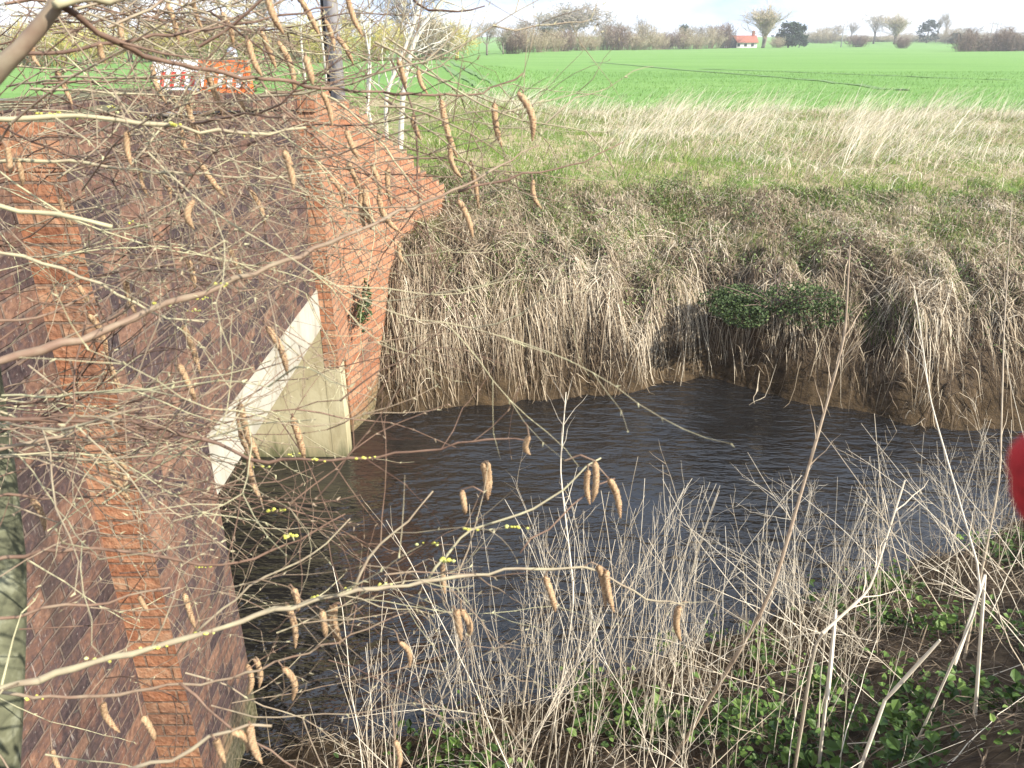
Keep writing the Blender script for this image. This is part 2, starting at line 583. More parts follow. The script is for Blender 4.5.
def water_mat():
    m, t, b = new_mat('stream_water')
    p = geo_pos(t)
    mpn = t.nodes.new('ShaderNodeMapping')
    mpn.inputs['Rotation'].default_value = (0, 0, math.radians(24))
    mpn.inputs['Scale'].default_value = (1.0, 2.6, 1)
    t.links.new(p, mpn.inputs['Vector'])
    n1 = noise(t, mpn.outputs['Vector'], 3.6, 3, 0.5)
    n2 = noise(t, mpn.outputs['Vector'], 11, 2, 0.5)
    big = noise(t, p, 0.6, 2)
    h = math_n(t, 'ADD', n1.outputs['Fac'], math_n(t, 'MULTIPLY', n2.outputs['Fac'], 0.2))
    calm = ramp(t, [(0.38, (0.22, 0.22, 0.22)), (0.62, (1, 1, 1))], big.outputs['Fac'])
    h = math_n(t, 'MULTIPLY', h, calm.outputs['Color'])
    b.inputs['Base Color'].default_value = (0.012, 0.011, 0.0105, 1)
    b.inputs['Roughness'].default_value = 0.04
    b.inputs['IOR'].default_value = 1.42
    b.inputs['Specular IOR Level'].default_value = 1.0
    bump(t, b, h, 1.0, 0.095)
    return m


M['water'] = water_mat()

# ---------------------------------------------------------------- terrain
YF_X = [-60, -8, -1.9, 0.6, 1.7, 2.1, 2.75, 3.25, 3.9, 4.6, 5.4, 8, 15, 40, 90]
YF_Y = [9.0, 7.4, 8.45, 8.97, 9.15, 9.5, 9.5, 9.0, 8.7, 8.3, 7.95, 8.1, 9.4, 14, 20]
YN_X = [-60, -8, -2.2, -0.2, 1.5, 3.2, 4.65, 6, 8, 15, 40, 90]
YN_Y = [5.0, 3.6, 3.35, 3.9, 4.6, 5.35, 6.15, 6.5, 6.5, 8.0, 12.5, 18.5]
wv_a, wv_b, wv_c, wv_d = Waves(1, 1.1), Waves(2, 3.2), Waves(3, 0.45), Waves(4, 14)
wv_edge = Waves(5, 0.7)
wv_g = Waves(6, 0.8)


def y_far(x):
    return np.interp(x, YF_X, YF_Y) + 0.06 * wv_edge(x, 0.0) + 0.035 * wv_edge(x * 3.1, 4.0)


def y_near(x):
    return np.interp(x, YN_X, YN_Y) + 0.06 * wv_edge(x, 9.0)


def terrain(x, y, detail=True):
    x = np.asarray(x, float)
    y = np.asarray(y, float)
    yf, yn = y_far(x), y_near(x)
    s = np.interp(x, [-3, 1.5, 3.4, 5.5, 9], [1.0, 1.0, 1.1, 1.5, 1.6])
    u = (y - yf)
    un = u / s
    zf = np.interp(un, [-0.5, 0, 0.1, 0.28, 0.52, 0.82, 1.4, 2.4, 4.0, 7, 14], [-0.55, -0.03, 0.17, 0.62, 1.04, 1.32, 1.56, 1.82, 2.06, 2.14, 2.2])
    d = yn - y
    zn = np.interp(d, [-0.6, 0, 0.25, 1.0, 2.0, 3.4, 5.0], [-0.55, -0.03, 0.12, 0.42, 0.95, 2.1, 2.6])
    mid = 0.5 * (yf + yn)
    z = np.where(y > mid, zf, zn)
    far = np.interp(y, [25, 60, 120, 230, 330, 520, 800, 2500], [0, -0.12, -0.35, -0.75, 0.2, 1.2, 1.7, 1.0])
    z = z + far
    # road embankment beyond the bridge
    emb = 0.42 * (1 - sstep(-1.6, 2.6, x)) * sstep(-13, -9, x) * sstep(8.2, 9.5, y) * (1 - sstep(45, 80, y))
    z = z + emb
    # level strip that carries the road
    rm = sstep(-8.6, -8.0, x) * (1 - sstep(-2.2, -1.95, x)) * np.where(y > mid, sstep(7.45, 7.6, y), 1 - sstep(3.5, 3.7, y)) * (1 - sstep(15, 21, y))
    z = z * (1 - rm) + 2.52 * rm
    if detail:
        gul = sstep(0.08, 0.5, un) * (1 - sstep(1.0, 1.8, un))
        z = z - gul * np.maximum(0, wv_g(x, 0.25 * y)) * 0.26
        slope = sstep(0.05, 0.6, un) * (1 - sstep(1.8, 6, un))
        z = z + slope * (0.05 * wv_a(x, y) + 0.06 * wv_b(x, y) + 0.035 * wv_c(x, y))
        z = z + sstep(2.5, 6, un) * (1 - sstep(25, 60, y)) * (0.05 * wv_b(x, y) + 0.02 * wv_a(x, y))
        z = z + sstep(0.1, 0.8, d) * (0.05 * wv_a(x, y) + 0.02 * wv_c(x, y)) * (1 - rm)
        z = z + sstep(40, 120, y) * 0.10 * wv_d(x * 0.3, y * 0.3)
    return z


def axis(parts):
    out = []
    for a, b_, st in parts:
        out.append(np.arange(a, b_, st))
    return np.unique(np.round(np.concatenate(out), 4))


gx = axis([(-2400, -400, 200), (-400, -100, 30), (-100, -30, 6), (-30, -9, 1.0), (-9, -2.6, 0.3), (-2.6, 8, 0.085), (8, 16, 0.3), (16, 60, 1.5), (60, 220, 10), (220, 600, 40), (600, 2401, 200)])
gy = axis([(-60, -6, 6), (-6, 1, 0.5), (1, 12.6, 0.085), (12.6, 28, 0.28), (28, 60, 1.2), (60, 120, 4), (120, 340, 10), (340, 900, 40), (900, 2501, 200)])
GX, GY = np.meshgrid(gx, gy, indexing='ij')
GZ = terrain(GX, GY)
nx, ny = len(gx), len(gy)
ii = (np.arange(nx - 1)[:, None] * ny + np.arange(ny - 1)[None]).reshape(-1)
mb = MB()
mb.add(np.stack([GX, GY, GZ], -1).reshape(-1, 3), np.stack([ii, ii + ny, ii + ny + 1, ii + 1], 1))
ground = mb.build('ground', M['ground'], smooth=True)
tag(ground, 'grassy stream banks and bright green arable field stretching to the horizon', 'ground', kind='structure')
yf = y_far(GX)
sc_ = np.interp(GX, [-3, 1.5, 3.4, 5.5, 9], [1.0, 1.0, 1.1, 1.5, 1.6])
un = (GY - yf) / sc_
field = sstep(23.5, 25.5, GY + 0.8 * wv_b(GX, GY)) * np.where(GX < -8.5, 1, 1)
field = np.maximum(field, (1 - sstep(-12.5, -11, GX)) * sstep(9, 11, GY))
sw = sstep(0.9, 1.8, un + 0.25 * wv_a(GX, GY)) * (GY > 6)
mud = (1 - sstep(0.25, 0.6, GZ + 0.08 * wv_c(GX, GY))) * 1.0
zc = np.stack([field, sw, mud, np.ones_like(mud)], -1).reshape(-1, 4).astype(np.float32)
at = ground.data.attributes.new('zone', 'FLOAT_COLOR', 'POINT')
at.data.foreach_set('color', zc.reshape(-1))

mb = MB()
mb.add([(-40, -5, 0), (95, -5, 0), (95, 30, 0), (-40, 30, 0)], [(0, 1, 2, 3)])
water = mb.build('water', M['water'])
tag(water, 'dark rippled stream water reflecting the sky', 'stream', kind='structure')

# the air: faint even haze round everything
mb = MB()
mb.box((-2600, -300, -4), (2600, 2600, 22))
hm = bpy.data.materials.new('air')
hm.use_nodes = True
hm.node_tree.nodes.clear()
pv = hm.node_tree.nodes.new('ShaderNodeVolumePrincipled')
pv.inputs['Color'].default_value = (0.92, 0.95, 1.0, 1)
pv.inputs['Density'].default_value = 0.0007
ho = hm.node_tree.nodes.new('ShaderNodeOutputMaterial')
hm.node_tree.links.new(pv.outputs[0], ho.inputs['Volume'])
tag(mb.build('haze', hm), 'faint pale haze over the fields', 'haze', kind='stuff')

# road over the bridge
mb = MB()
ry = np.array([-40, -10, 0, 4, 7.6, 12, 15, 17.5, 20, 22.2, 24, 25.5, 26.5, 27.2, 28])
rc = np.array([-5, -5, -5, -5, -5, -5.0, -5.15, -5.6, -6.8, -9, -12.5, -18, -26, -36, -60])
rz = np.where(ry < 13, 2.60, 0)
rz = np.where(ry >= 13, np.maximum(terrain(rc, ry), 2.2) + 0.08, rz)
tx_, ty_ = np.gradient(rc), np.gradient(ry)
ln_ = np.hypot(tx_, ty_)
L = np.stack([rc - 2.45 * ty_ / ln_, ry + 2.45 * tx_ / ln_, rz], 1)
R = np.stack([rc + 2.45 * ty_ / ln_, ry - 2.45 * tx_ / ln_, rz], 1)
Lb, Rb = L.copy(), R.copy()
Lb[:, 2] -= 0.25
Rb[:, 2] -= 0.25
k = len(ry)
v = np.concatenate([L, R, Lb, Rb])
q = []
for i in range(k - 1):
    q += [(i, k + i, k + i + 1, i + 1), (k + i, 3 * k + i, 3 * k + i + 1, k + i + 1), (2 * k + i, i, i + 1, 2 * k + i + 1)]
mb.add(v, q)
tag(mb.build('road', M['asphalt']), 'narrow grey tarmac lane crossing the bridge', 'road', kind='structure')

# tractor wheel tracks in the crop: sheets a little above the field
def track(pts, width):
    pts = np.array(pts, float)
    tt = np.linspace(0, 1, 40)
    seg = np.linspace(0, 1, len(pts))
    X = np.interp(tt, seg, pts[:, 0])
    Y = np.interp(tt, seg, pts[:, 1])
    dx, dy = np.gradient(X), np.gradient(Y)
    ln = np.hypot(dx, dy)
    nx_, ny_ = -dy / ln, dx / ln
    wd = width * 0.5 * (1 + 0.25 * np.sin(tt * 40))
    a = np.stack([X + nx_ * wd, Y + ny_ * wd, terrain(X + nx_ * wd, Y + ny_ * wd) + 0.03], 1)
    b_ = np.stack([X - nx_ * wd, Y - ny_ * wd, terrain(X - nx_ * wd, Y - ny_ * wd) + 0.03], 1)
    n = len(tt)
    mb = MB()
    mb.add(np.concatenate([a, b_]), [(i, n + i, n + i + 1, i + 1) for i in range(n - 1)])
    tag(mb.build('wheel_track', M['field_track']), 'darker wheel track pressed through the green crop', 'wheel track', 'wheel tracks in the field', 'structure')


def field_pt(px, py):
    r = ray(px, py)
    lo, hi = 20.0, 400.0
    for _ in range(40):
        mid = 0.5 * (lo + hi)
        p = np.array([0, 0, CAMH]) + r * (mid / r[1])
        if p[2] > terrain(p[0], p[1]):
            lo = mid
        else:
            hi = mid
    return (p[0], p[1])


track([field_pt(*p) for p in ((437, 60), (442, 66), (455, 74), (473, 84), (492, 96), (505, 104))], 0.34)
track([field_pt(*p) for p in ((452, 61), (458, 66), (474, 74), (494, 84), (515, 95), (530, 102))], 0.34)
track([field_pt(*p) for p in ((590, 62), (680, 70), (760, 76), (830, 82), (905, 90))], 0.5)
track([field_pt(*p) for p in ((700, 69), (790, 72), (890, 76), (1010, 80))], 0.5)

# ---------------------------------------------------------------- the bridge
def uv_wall(o):
    """UVs in metres: u along the wall, v up"""
    me = o.data
    uvl = me.uv_layers.new(name='UVMap')
    for p in me.polygons:
        n = p.normal
        for li in p.loop_indices:
            c = me.vertices[me.loops[li].vertex_index].co
            if abs(n.z) > 0.8:
                uvl.data[li].uv = (c.y, c.x)
            else:
                tx, ty = -n.y, n.x
                ln = math.hypot(tx, ty) or 1
                uvl.data[li].uv = ((c.x * tx + c.y * ty) / ln, c.z)


bridge = empty('road_bridge', (0, 0, 0))
tag(bridge, 'red brick road bridge with concrete deck edge spanning the stream', 'bridge')
XW, XP, XF = -1.95, -1.72, -1.80
YA, YB = 3.85, 7.4


def ptop(y):
    return float(np.interp(y, [0, 4.5, 7.7], [3.95, 3.92, 3.67]))


def wall_run(name, x0, x1, ys, zb, zt, mat, parent, rough=0.0, seed=0):
    """wall between planes x0<x1 along ys with given bottoms and tops; a slightly uneven face"""
    mb = MB()
    r = np.random.default_rng(seed)
    for a, b_ in zip(range(len(ys) - 1), range(1, len(ys))):
        ya, yb = ys[a], ys[b_]
        mb.hexa([(x0, ya, zb[a]), (x1, ya, zb[a]), (x1, yb, zb[b_]), (x0, yb, zb[b_]),
                 (x0, ya, zt[a]), (x1, ya, zt[a]), (x1, yb, zt[b_]), (x0, yb, zt[b_])])
    o = mb.build(name, mat, parent)
    uv_wall(o)
    return o


# parapet between the two pilasters and back along the near approach
ys = [-2.0, 3.05]
wall_run('approach_wall', XW - 0.35, XW, ys, [-0.3, -0.3], [ptop(y) - 0.1 for y in ys], M['brick_old'], bridge)
ys = [YA, YB]
par = wall_run('parapet', XW - 0.35, XW, ys, [1.87, 1.87], [ptop(y) - 0.1 for y in ys], M['brick_old'], bridge)
# coping: brick-on-edge course, each brick its own block in one mesh
mb = MB()
y = -2.0
r = np.random.default_rng(3)
while y < 7.98:
    o_ = r.uniform(-0.006, 0.006)
    mb.box((XW - 0.365 + o_, y, ptop(y) - 0.098), (XW + 0.018 + o_, y + 0.074, ptop(y) + 0.012 + o_))
    y += 0.082
o = mb.build('coping', M['brick_old'], bridge)
uv_wall(o)
# deck, beam and abutments
mb = MB()
mb.box((-7.9, YA + 0.004, 1.48), (XW - 0.36, YB - 0.004, 2.34))
mb.build('deck', M['concrete'], bridge)
mb = MB()
mb.hexa([(XW - 0.34, YA, 1.44), (XW + 0.012, YA, 1.44), (XW + 0.012, YB, 1.5), (XW - 0.34, YB, 1.5),
         (XW - 0.34, YA, 1.86), (XW + 0.012, YA, 1.86), (XW + 0.012, YB, 1.9), (XW - 0.34, YB, 1.9)])
mb.build('deck_beam', M['concrete_beam'], bridge)
mb = MB()
mb.box((-7.9, YB, -0.7), (XW - 0.004, YB + 0.9, 1.497))
ab = mb.build('abutment', M['concrete'], bridge)
mb = MB()
mb.box((-7.9, 2.6, -0.7), (XW - 0.36, YA - 0.01, 1.437))
mb.build('abutment', M['concrete'], bridge)
# pilasters
mb = MB()
mb.box((XW - 0.37, 3.05, -0.5), (XP, YA, ptop(3.4) - 0.2))
mb.box((XW - 0.375, 3.045, ptop(3.4) - 0.2), (XP + 0.006, YA + 0.006, ptop(3.4) - 0.02))
o = mb.build('pilaster', M['brick_old'], bridge)
o.data.materials.append(M['brick'])
uv_wall(o)
for p in o.data.polygons:
    if p.normal.y < -0.9:
        p.material_index = 1
mb = MB()
mb.box((XW + 0.002, YB, 1.05), (XF, 8.0, 1.901))
mb.box((XW - 0.37, YB, 1.901), (XF, 8.0, 3.58))
mb.box((XW - 0.38, YB - 0.02, 3.58), (XF + 0.02, 8.02, 3.72))
o = mb.build('pilaster', M['brick_wing'], bridge)
uv_wall(o)
mb = MB()
mb.box((XW - 0.003, YB - 0.003, -0.7), (XF + 0.012, 7.60, 1.049))
mb.build('pilaster_base', M['concrete'], bridge)
# wing wall splayed along the far bank with a falling, stepped top
mb = MB()
p0, p1 = np.array([-1.86, 7.985]), np.array([-0.93, 10.75])
dv = (p1 - p0)
Lw = np.linalg.norm(dv)
dv /= Lw
nv = np.array([dv[1], -dv[0]])
r = np.random.default_rng(9)
sN = 16
for i in range(sN):
    a, b_ = Lw * i / sN, Lw * (i + 1) / sN
    za = float(np.interp(a, [0, 0.32, Lw * 0.97, Lw], [3.66, 3.62, 2.3, 2.27]))
    za = round(za / 0.082) * 0.082
    A, B = p0 + dv * a, p0 + dv * (b_ + (0 if i < sN - 1 else 0))
    off = nv * r.uniform(-0.004, 0.004)
    A2, B2 = A - nv * 0.35, B - nv * 0.35
    A, B = A + off, B + off
    mb.hexa([(*A2, -0.5), (*A, -0.5), (*B, -0.5), (*B2, -0.5), (*A2, za), (*A, za), (*B, za), (*B2, za)])
o = mb.build('wing_wall', M['brick_wing'], bridge)
uv_wall(o)
mb = MB()
E = p1 + dv * 0.004
mb.hexa([(*(E - nv * 0.36), 2.0), (*(E + nv * 0.012), 2.0), (*(E + nv * 0.012 + dv * 0.05), 2.0), (*(E - nv * 0.36 + dv * 0.05), 2.0),
         (*(E - nv * 0.36), 2.2), (*(E + nv * 0.012), 2.2), (*(E + nv * 0.012 + dv * 0.05), 2.2), (*(E - nv * 0.36 + dv * 0.05), 2.2)])
mb.build('end_stone', M['concrete_beam'], bridge)
# far parapet on the downstream side
wall_run('parapet', -7.95, -7.6, [1.0, 7.9], [1.5, 1.5], [3.55, 3.5], M['brick_old'], bridge)

# ---------------------------------------------------------------- road closure on the bridge
def barrier(name, c, rz, cols, label, lamp):
    root = empty(name, c, rz)
    root.scale = (1, 1, 1.12)
    tag(root, label, 'road barrier', 'barriers on the lane')
    m1 = MB()
    # moulded body: wide feet, tapered body, rail top
    def slab(x0, x1, y0, y1, z0, z1, tx=0.0, ty=0.0):
        m1.hexa([(x0, y0, z0), (x1, y0, z0), (x1, y1, z0), (x0, y1, z0), (x0 + tx, y0 + ty, z1), (x1 - tx, y0 + ty, z1), (x1 - tx, y1 - ty, z1), (x0 + tx, y1 - ty, z1)])
    slab(-0.6, 0.6, -0.10, 0.10, 0.18, 0.84, 0.02, 0.03)
    slab(-0.58, 0.58, -0.06, 0.06, 0.842, 1.0, 0.02, 0.01)
    m1.build('body', M[cols[0]], root)
    for sx in (-0.42, 0.42):
        f = MB()
        f.hexa([(sx - 0.11, -0.26, 0), (sx + 0.11, -0.26, 0), (sx + 0.11, 0.26, 0), (sx - 0.11, 0.26, 0),
                (sx - 0.09, -0.12, 0.178), (sx + 0.09, -0.12, 0.178), (sx + 0.09, 0.12, 0.178), (sx - 0.09, 0.12, 0.178)])
        f.build('foot', M['dark'], root)
    bd = MB()
    bd.box((-0.54, -0.113, 0.5), (0.54, -0.103, 0.78))
    bdo = bd.build('board', M['white_plastic'], root)
    st = MB()
    for i in range(5):
        x = -0.5 + i * 0.22
        st.add([(x, -0.1165, 0.5), (x + 0.1, -0.1165, 0.5), (x + 0.2, -0.1165, 0.78), (x + 0.1, -0.1165, 0.78)], [(0, 1, 2, 3)])
    st.build('stripes', M[cols[1]], bdo)
    if lamp:
        l = MB()
        l.box((0.12, -0.05, 1.0), (0.34, 0.05, 1.12))
        an = np.linspace(0, math.pi / 2, 6)
        l.tube([(0.23, 0, 1.12 + 0.13 * math.sin(a)) for a in an], [0.11 * math.cos(a) + 0.004 for a in an], 12)
        l.build('warning_lamp', M['lamp_metal'], root, True)
    return root


barrier('road_barrier', (-7.55, 19.0, 2.60), math.radians(8), ('white_plastic', 'red_plastic'), 'white plastic road barrier with red stripes standing on the bridge lane', False)
barrier('road_barrier', (-6.45, 18.7, 2.60), math.radians(-6), ('orange', 'orange'), 'orange road barrier with striped board and silver lamp on the bridge lane', True)

# ---------------------------------------------------------------- pole by the far end of the parapet
pole = empty('utility_pole', (*at_y(338, 92, 9.4)[:2], 2.45))
tag(pole, 'grey wooden pole with dark strip on its left rising behind the brick pilaster', 'utility pole')
mb = MB()
mb.tube([(0, 0, 0), (0, 0, 4), (0, 0, 8)], [0.082, 0.076, 0.07], 14)
mb.build('shaft', M['pole'], pole, True)
mb = MB()
mb.tube([(-0.088, -0.01, 0.1), (-0.084, -0.01, 4), (-0.078, -0.01, 7.2)], [0.022, 0.022, 0.022], 8)  # dark strip up the left side of the pole
mb.build('dark_strip', M['dark'], pole, True)

# ---------------------------------------------------------------- stuff: dry thatch, grass
def perp2(dirs):
    return np.stack([-dirs[:, 1], dirs[:, 0], np.zeros(len(dirs))], 1)


def scale_x(x):
    return np.interp(x, [-3, 1.5, 3.4, 5.5, 9], [1.0, 1.0, 1.1, 1.5, 1.6])


def wing_front(x, y):
    """False for points behind the wing wall or on the bridge"""
    t_ = ((x - p0[0]) * dv[0] + (y - p0[1]) * dv[1])
    n_ = ((x - p0[0]) * nv[0] + (y - p0[1]) * nv[1])
    return (n_ > 0.02) | (t_ > Lw + 0.05)


patch = Waves(21, 2.6)
patch2 = Waves(22, 5.5)


def thatch(nc, per, ulo, uhi, L0, L1, seed, tint_mu, xs=(-1.7, 9.5), lift=0.10, wmin=0.004, wmax=0.011, swing=0.62):
    r = np.random.default_rng(seed)
    xc = r.uniform(xs[0], xs[1], nc)
    uc = r.uniform(ulo, uhi, nc) * scale_x(xc)
    cang = r.normal(0, swing, nc)
    ct = np.clip(r.normal(tint_mu, 0.22, nc), 0.0, 1)
    sg = r.uniform(0.05, 0.24, nc)
    idx = np.repeat(np.arange(nc), per)
    N = len(idx)
    x = xc[idx] + r.normal(0, 1, N) * sg[idx]
    y = y_far(x) + np.maximum(0.03, uc[idx] + r.normal(0, 0.10, N))
    ok = wing_front(x, y)
    low_ = ((y - y_far(x)) / scale_x(x) < 0.55) & (x > 2.0) & (x < 6.5)
    ok &= ~(low_ & (r.uniform(0, 1, N) < 0.78))
    x, y, idx = x[ok], y[ok], idx[ok]
    N = len(x)
    ang = cang[idx] + r.normal(0, 0.42, N)
    d = np.stack([np.sin(ang), -np.cos(ang)], 1)
    Ln = r.uniform(L0, L1, N)
    K = 7
    P = np.zeros((N, K, 3))
    px, py = x.copy(), y.copy()
    lf = r.uniform(0.3, 1.0, N) * lift
    for k_ in range(K):
        z = terrain(px, py)
        f = k_ / (K - 1)
        P[:, k_, 0], P[:, k_, 1] = px, py
        P[:, k_, 2] = np.maximum(z + 0.015 + lf * math.sin(math.pi * min(1, 0.15 + f * 0.85)), 0.015)
        e = 0.04
        g = np.abs(terrain(px + d[:, 0] * e, py + d[:, 1] * e) - z) / e
        ds = Ln / (K - 1) / np.sqrt(1 + g * g)
        d2 = d + r.normal(0, 0.10, (N, 2))
        px = px + d2[:, 0] * ds
        py = py + d2[:, 1] * ds
    W = r.uniform(wmin, wmax, N)[:, None] * np.array([0.8, 1, 1, 0.95, 0.8, 0.6, 0.25])[None]
    side = perp2(d) + r.normal(0, 0.35, (N, 3))
    side /= np.linalg.norm(side, axis=1, keepdims=True)
    return P, W, side, np.clip(ct[idx] + 0.22 * patch(x * 1.5, y * 2.6) - 0.04 + r.normal(0, 0.16, N), 0, 1)


mb = MB()
mb.ribbons(*thatch(85, 60, 0.45, 1.2, 0.35, 0.85, 11, 0.55, lift=0.17, swing=0.75))
mb.ribbons(*thatch(520, 22, 0.12, 1.4, 0.12, 0.42, 15, 0.36, lift=0.11, swing=1.0))
mb.ribbons(*thatch(300, 22, 0.3, 1.5, 0.2, 0.6, 16, 0.52, lift=0.16, swing=0.9))
mb.ribbons(*thatch(420, 30, 0.8, 2.6, 0.15, 0.45, 12, 0.74, lift=0.10, swing=1.6))
mb.ribbons(*thatch(70, 24, 0.02, 0.4, 0.12, 0.35, 13, 0.42, lift=0.05))
mb.ribbons(*thatch(38, 36, 0.4, 0.85, 0.4, 0.8, 14, 0.82, xs=(-1.5, 3.0), lift=0.20, swing=0.8))
mb.ribbons(*thatch(120, 7, 0.2, 1.6, 0.5, 1.2, 17, 0.7, lift=0.22, swing=1.3))
# short broken stems lying every way over the slope
r = np.random.default_rng(18)
n = 26000
x = r.uniform(-1.7, 9.5, n)
y = y_far(x) + r.uniform(0.06, 2.9, n) ** 1.0 * scale_x(x)
ok = wing_front(x, y) & (r.uniform(-1, 1, n) < 0.35 + 0.6 * patch(x * 2.1, y * 2.1)) & ~(((y - y_far(x)) / scale_x(x) < 0.5) & (x > 2.0) & (x < 6.5))
x, y = x[ok], y[ok]
n = len(x)
a = r.uniform(0, 2 * math.pi, n)
h = r.uniform(0.06, 0.30, n)
P = np.zeros((n, 4, 3))
for k_ in range(4):
    f = k_ / 3
    P[:, k_, 0] = x + np.cos(a) * h * f * 0.8
    P[:, k_, 1] = y + np.sin(a) * h * f * 0.5
    P[:, k_, 2] = np.maximum(terrain(P[:, k_, 0], P[:, k_, 1]), 0) + 0.03 + r.uniform(0.03, 0.16, n) * math.sin(f * 2.6 + 0.3)
b = a + math.pi / 2 + r.normal(0, 0.4, n)
mb.ribbons(P, r.uniform(0.004, 0.010, n)[:, None] * np.array([[1, 1, 0.8, 0.3]]), np.stack([np.cos(b), np.sin(b), r.normal(0, 0.4, n)], 1), np.clip(r.normal(0.5, 0.2, n) + 0.15 * patch(x, y), 0, 1))
tag(mb.build('dead_grass', M['straw']), 'matted dead grass hanging down the far stream bank', 'dead grass', kind='stuff')


def blades(N, xf, yf_, hmin, hmax, lean, leanj, wid, seed, tint, flat=0.0, keep=None):
    r = np.random.default_rng(seed)
    x = xf(r, N)
    y = yf_(r, x)
    ok = wing_front(x, y) & ~((x < -1.9) & (x > -8) & (y < 60))
    if keep is not None:
        ok &= keep(r, x, y)
    x, y = x[ok], y[ok]
    N = len(x)
    z = terrain(x, y)
    h = r.uniform(hmin, hmax, N)
    a = r.uniform(0, 2 * math.pi, N)
    dx = lean[0] + np.cos(a) * leanj
    dy = lean[1] + np.sin(a) * leanj
    K = 4
    P = np.zeros((N, K, 3))
    for k_ in range(K):
        f = k_ / (K - 1)
        P[:, k_, 0] = x + dx * h * f ** 1.6
        P[:, k_, 1] = y + dy * h * f ** 1.6
        P[:, k_, 2] = z - 0.02 + h * (f * (1 - flat) + flat * math.sin(f * math.pi) * 0.35)
    W = (wid * r.uniform(0.6, 1.3, N))[:, None] * np.array([1, 0.9, 0.65, 0.2])[None]
    b = r.uniform(0, math.pi, N)
    S = np.stack([np.cos(b) * 1.0, np.sin(b) * 0.5, np.zeros(N)], 1)
    return P, W, S, np.clip(tint(r, x, y), 0, 1)




def in_view(y):
    return 0.60 * y + 1.5


# green and brown turf on the bank top
mb = MB()
mb.ribbons(*blades(120000, lambda r, n: r.uniform(-7, 15, n), lambda r, x: y_far(x) + scale_x(x) * 0.75 + (r.uniform(0, 1, len(x)) ** 1.5) * 15, 0.05, 0.17, (0.1, -0.1), 0.5, 0.011, 31,
                   lambda r, x, y: r.normal(0.5, 0.2, len(x)) + 0.10 * patch(x, y),
                   keep=lambda r, x, y: (np.abs(x) < in_view(y)) & (r.uniform(-1.1, 1.1, len(x)) < patch(x, y) * 0.8 + 0.35 * sstep(10.5, 12, y) - 0.1 - 0.05 * sstep(2, 6, x)) & (y < 25)))
mb.ribbons(*blades(70000, lambda r, n: r.uniform(-1.5, 11, n), lambda r, x: y_far(x) + scale_x(x) * r.uniform(0.45, 3.2, len(x)), 0.06, 0.20, (0.05, -0.35), 0.6, 0.010, 36,
                   lambda r, x, y: r.normal(0.5, 0.22, len(x)) + 0.12 * patch(x, y),
                   keep=lambda r, x, y: r.uniform(-0.5, 0.5, len(x)) < patch(x * 2.2 + 7, y * 2.2) - 0.45 + 0.3 * sstep(2.5, 5, x)))
tag(mb.build('grass', M['grass']), 'short green grass on top of the far bank', 'grass', kind='stuff')
mb = MB()
mb.ribbons(*blades(44000, lambda r, n: r.uniform(-6, 15, n), lambda r, x: y_far(x) + scale_x(x) * 0.8 + (r.uniform(0, 1, len(x)) ** 1.5) * 14, 0.14, 0.42, (0.25, -0.35), 0.9, 0.011, 32,
                   lambda r, x, y: r.normal(0.72, 0.2, len(x)) + 0.14 * patch2(x, y), flat=0.75,
                   keep=lambda r, x, y: (np.abs(x) < in_view(y)) & (r.uniform(-1, 1, len(x)) > patch(x, y) * 0.5 - 0.05 - 0.35 * sstep(1, 6, x) + 0.5 * (1 - sstep(0.5, 3, x)) * sstep(10.5, 12, y)) & (y < 25)))
tag(mb.build('flattened_grass', M['straw']), 'flattened straw-coloured grass lying over the bank top', 'dead grass', kind='stuff')
# tall pale grass along the edge of the field, leaning with the wind
mb = MB()


def band_keep(r, x, y):
    lo = np.interp(x, [-3, 0, 2.5, 5, 10, 16], [18.5, 18, 15.4, 14.2, 14.0, 14.2]) + 0.9 * patch2(x, y * 0.4)
    return (np.abs(x) < in_view(y)) & (y > lo) & (r.uniform(0, 1, len(x)) < 0.26 + 0.55 * patch(x * 0.9, y * 1.2) - 0.2 * (1 - sstep(0, 3, x)) - 0.1)


mb.ribbons(*blades(34000, lambda r, n: r.uniform(-6, 18, n), lambda r, x: r.uniform(13.4, 24.8, len(x)), 0.12, 0.85, (0.85, 0.0), 0.6, 0.012, 33,
                   lambda r, x, y: r.normal(0.62, 0.2, len(x)), keep=band_keep))
mb.ribbons(*blades(26000, lambda r, n: r.uniform(-6, 18, n), lambda r, x: r.uniform(12.6, 24.8, len(x)), 0.25, 0.7, (0.5, -0.2), 0.9, 0.012, 35,
                   lambda r, x, y: r.normal(0.6, 0.2, len(x)), flat=0.8,
                   keep=lambda r, x, y: (np.abs(x) < in_view(y)) & (y > np.interp(x, [-3, 0, 2.5, 5, 16], [21.5, 20, 17, 13.6, 12.8]) + 1.0 * patch2(x, y)) & (r.uniform(0, 1, len(x)) < 0.32 + 0.5 * patch(x, y))))
tag(mb.build('tall_dry_grass', M['pale_straw']), 'tall pale dry grass along the near edge of the green field', 'dry grass', kind='stuff')
# crop blades in the nearest strip of field
mb = MB()
mb.ribbons(*blades(36000, lambda r, n: r.uniform(-12, 34, n), lambda r, x: 24.2 + (r.uniform(0, 1, len(x)) ** 1.6) * 30, 0.06, 0.14, (0.1, 0), 0.5, 0.02, 34,
                   lambda r, x, y: r.normal(0.42, 0.12, len(x)), keep=lambda r, x, y: np.abs(x) < in_view(y)))
tag(mb.build('crop', M['crop']), 'young green cereal crop in the field', 'crop', kind='stuff')


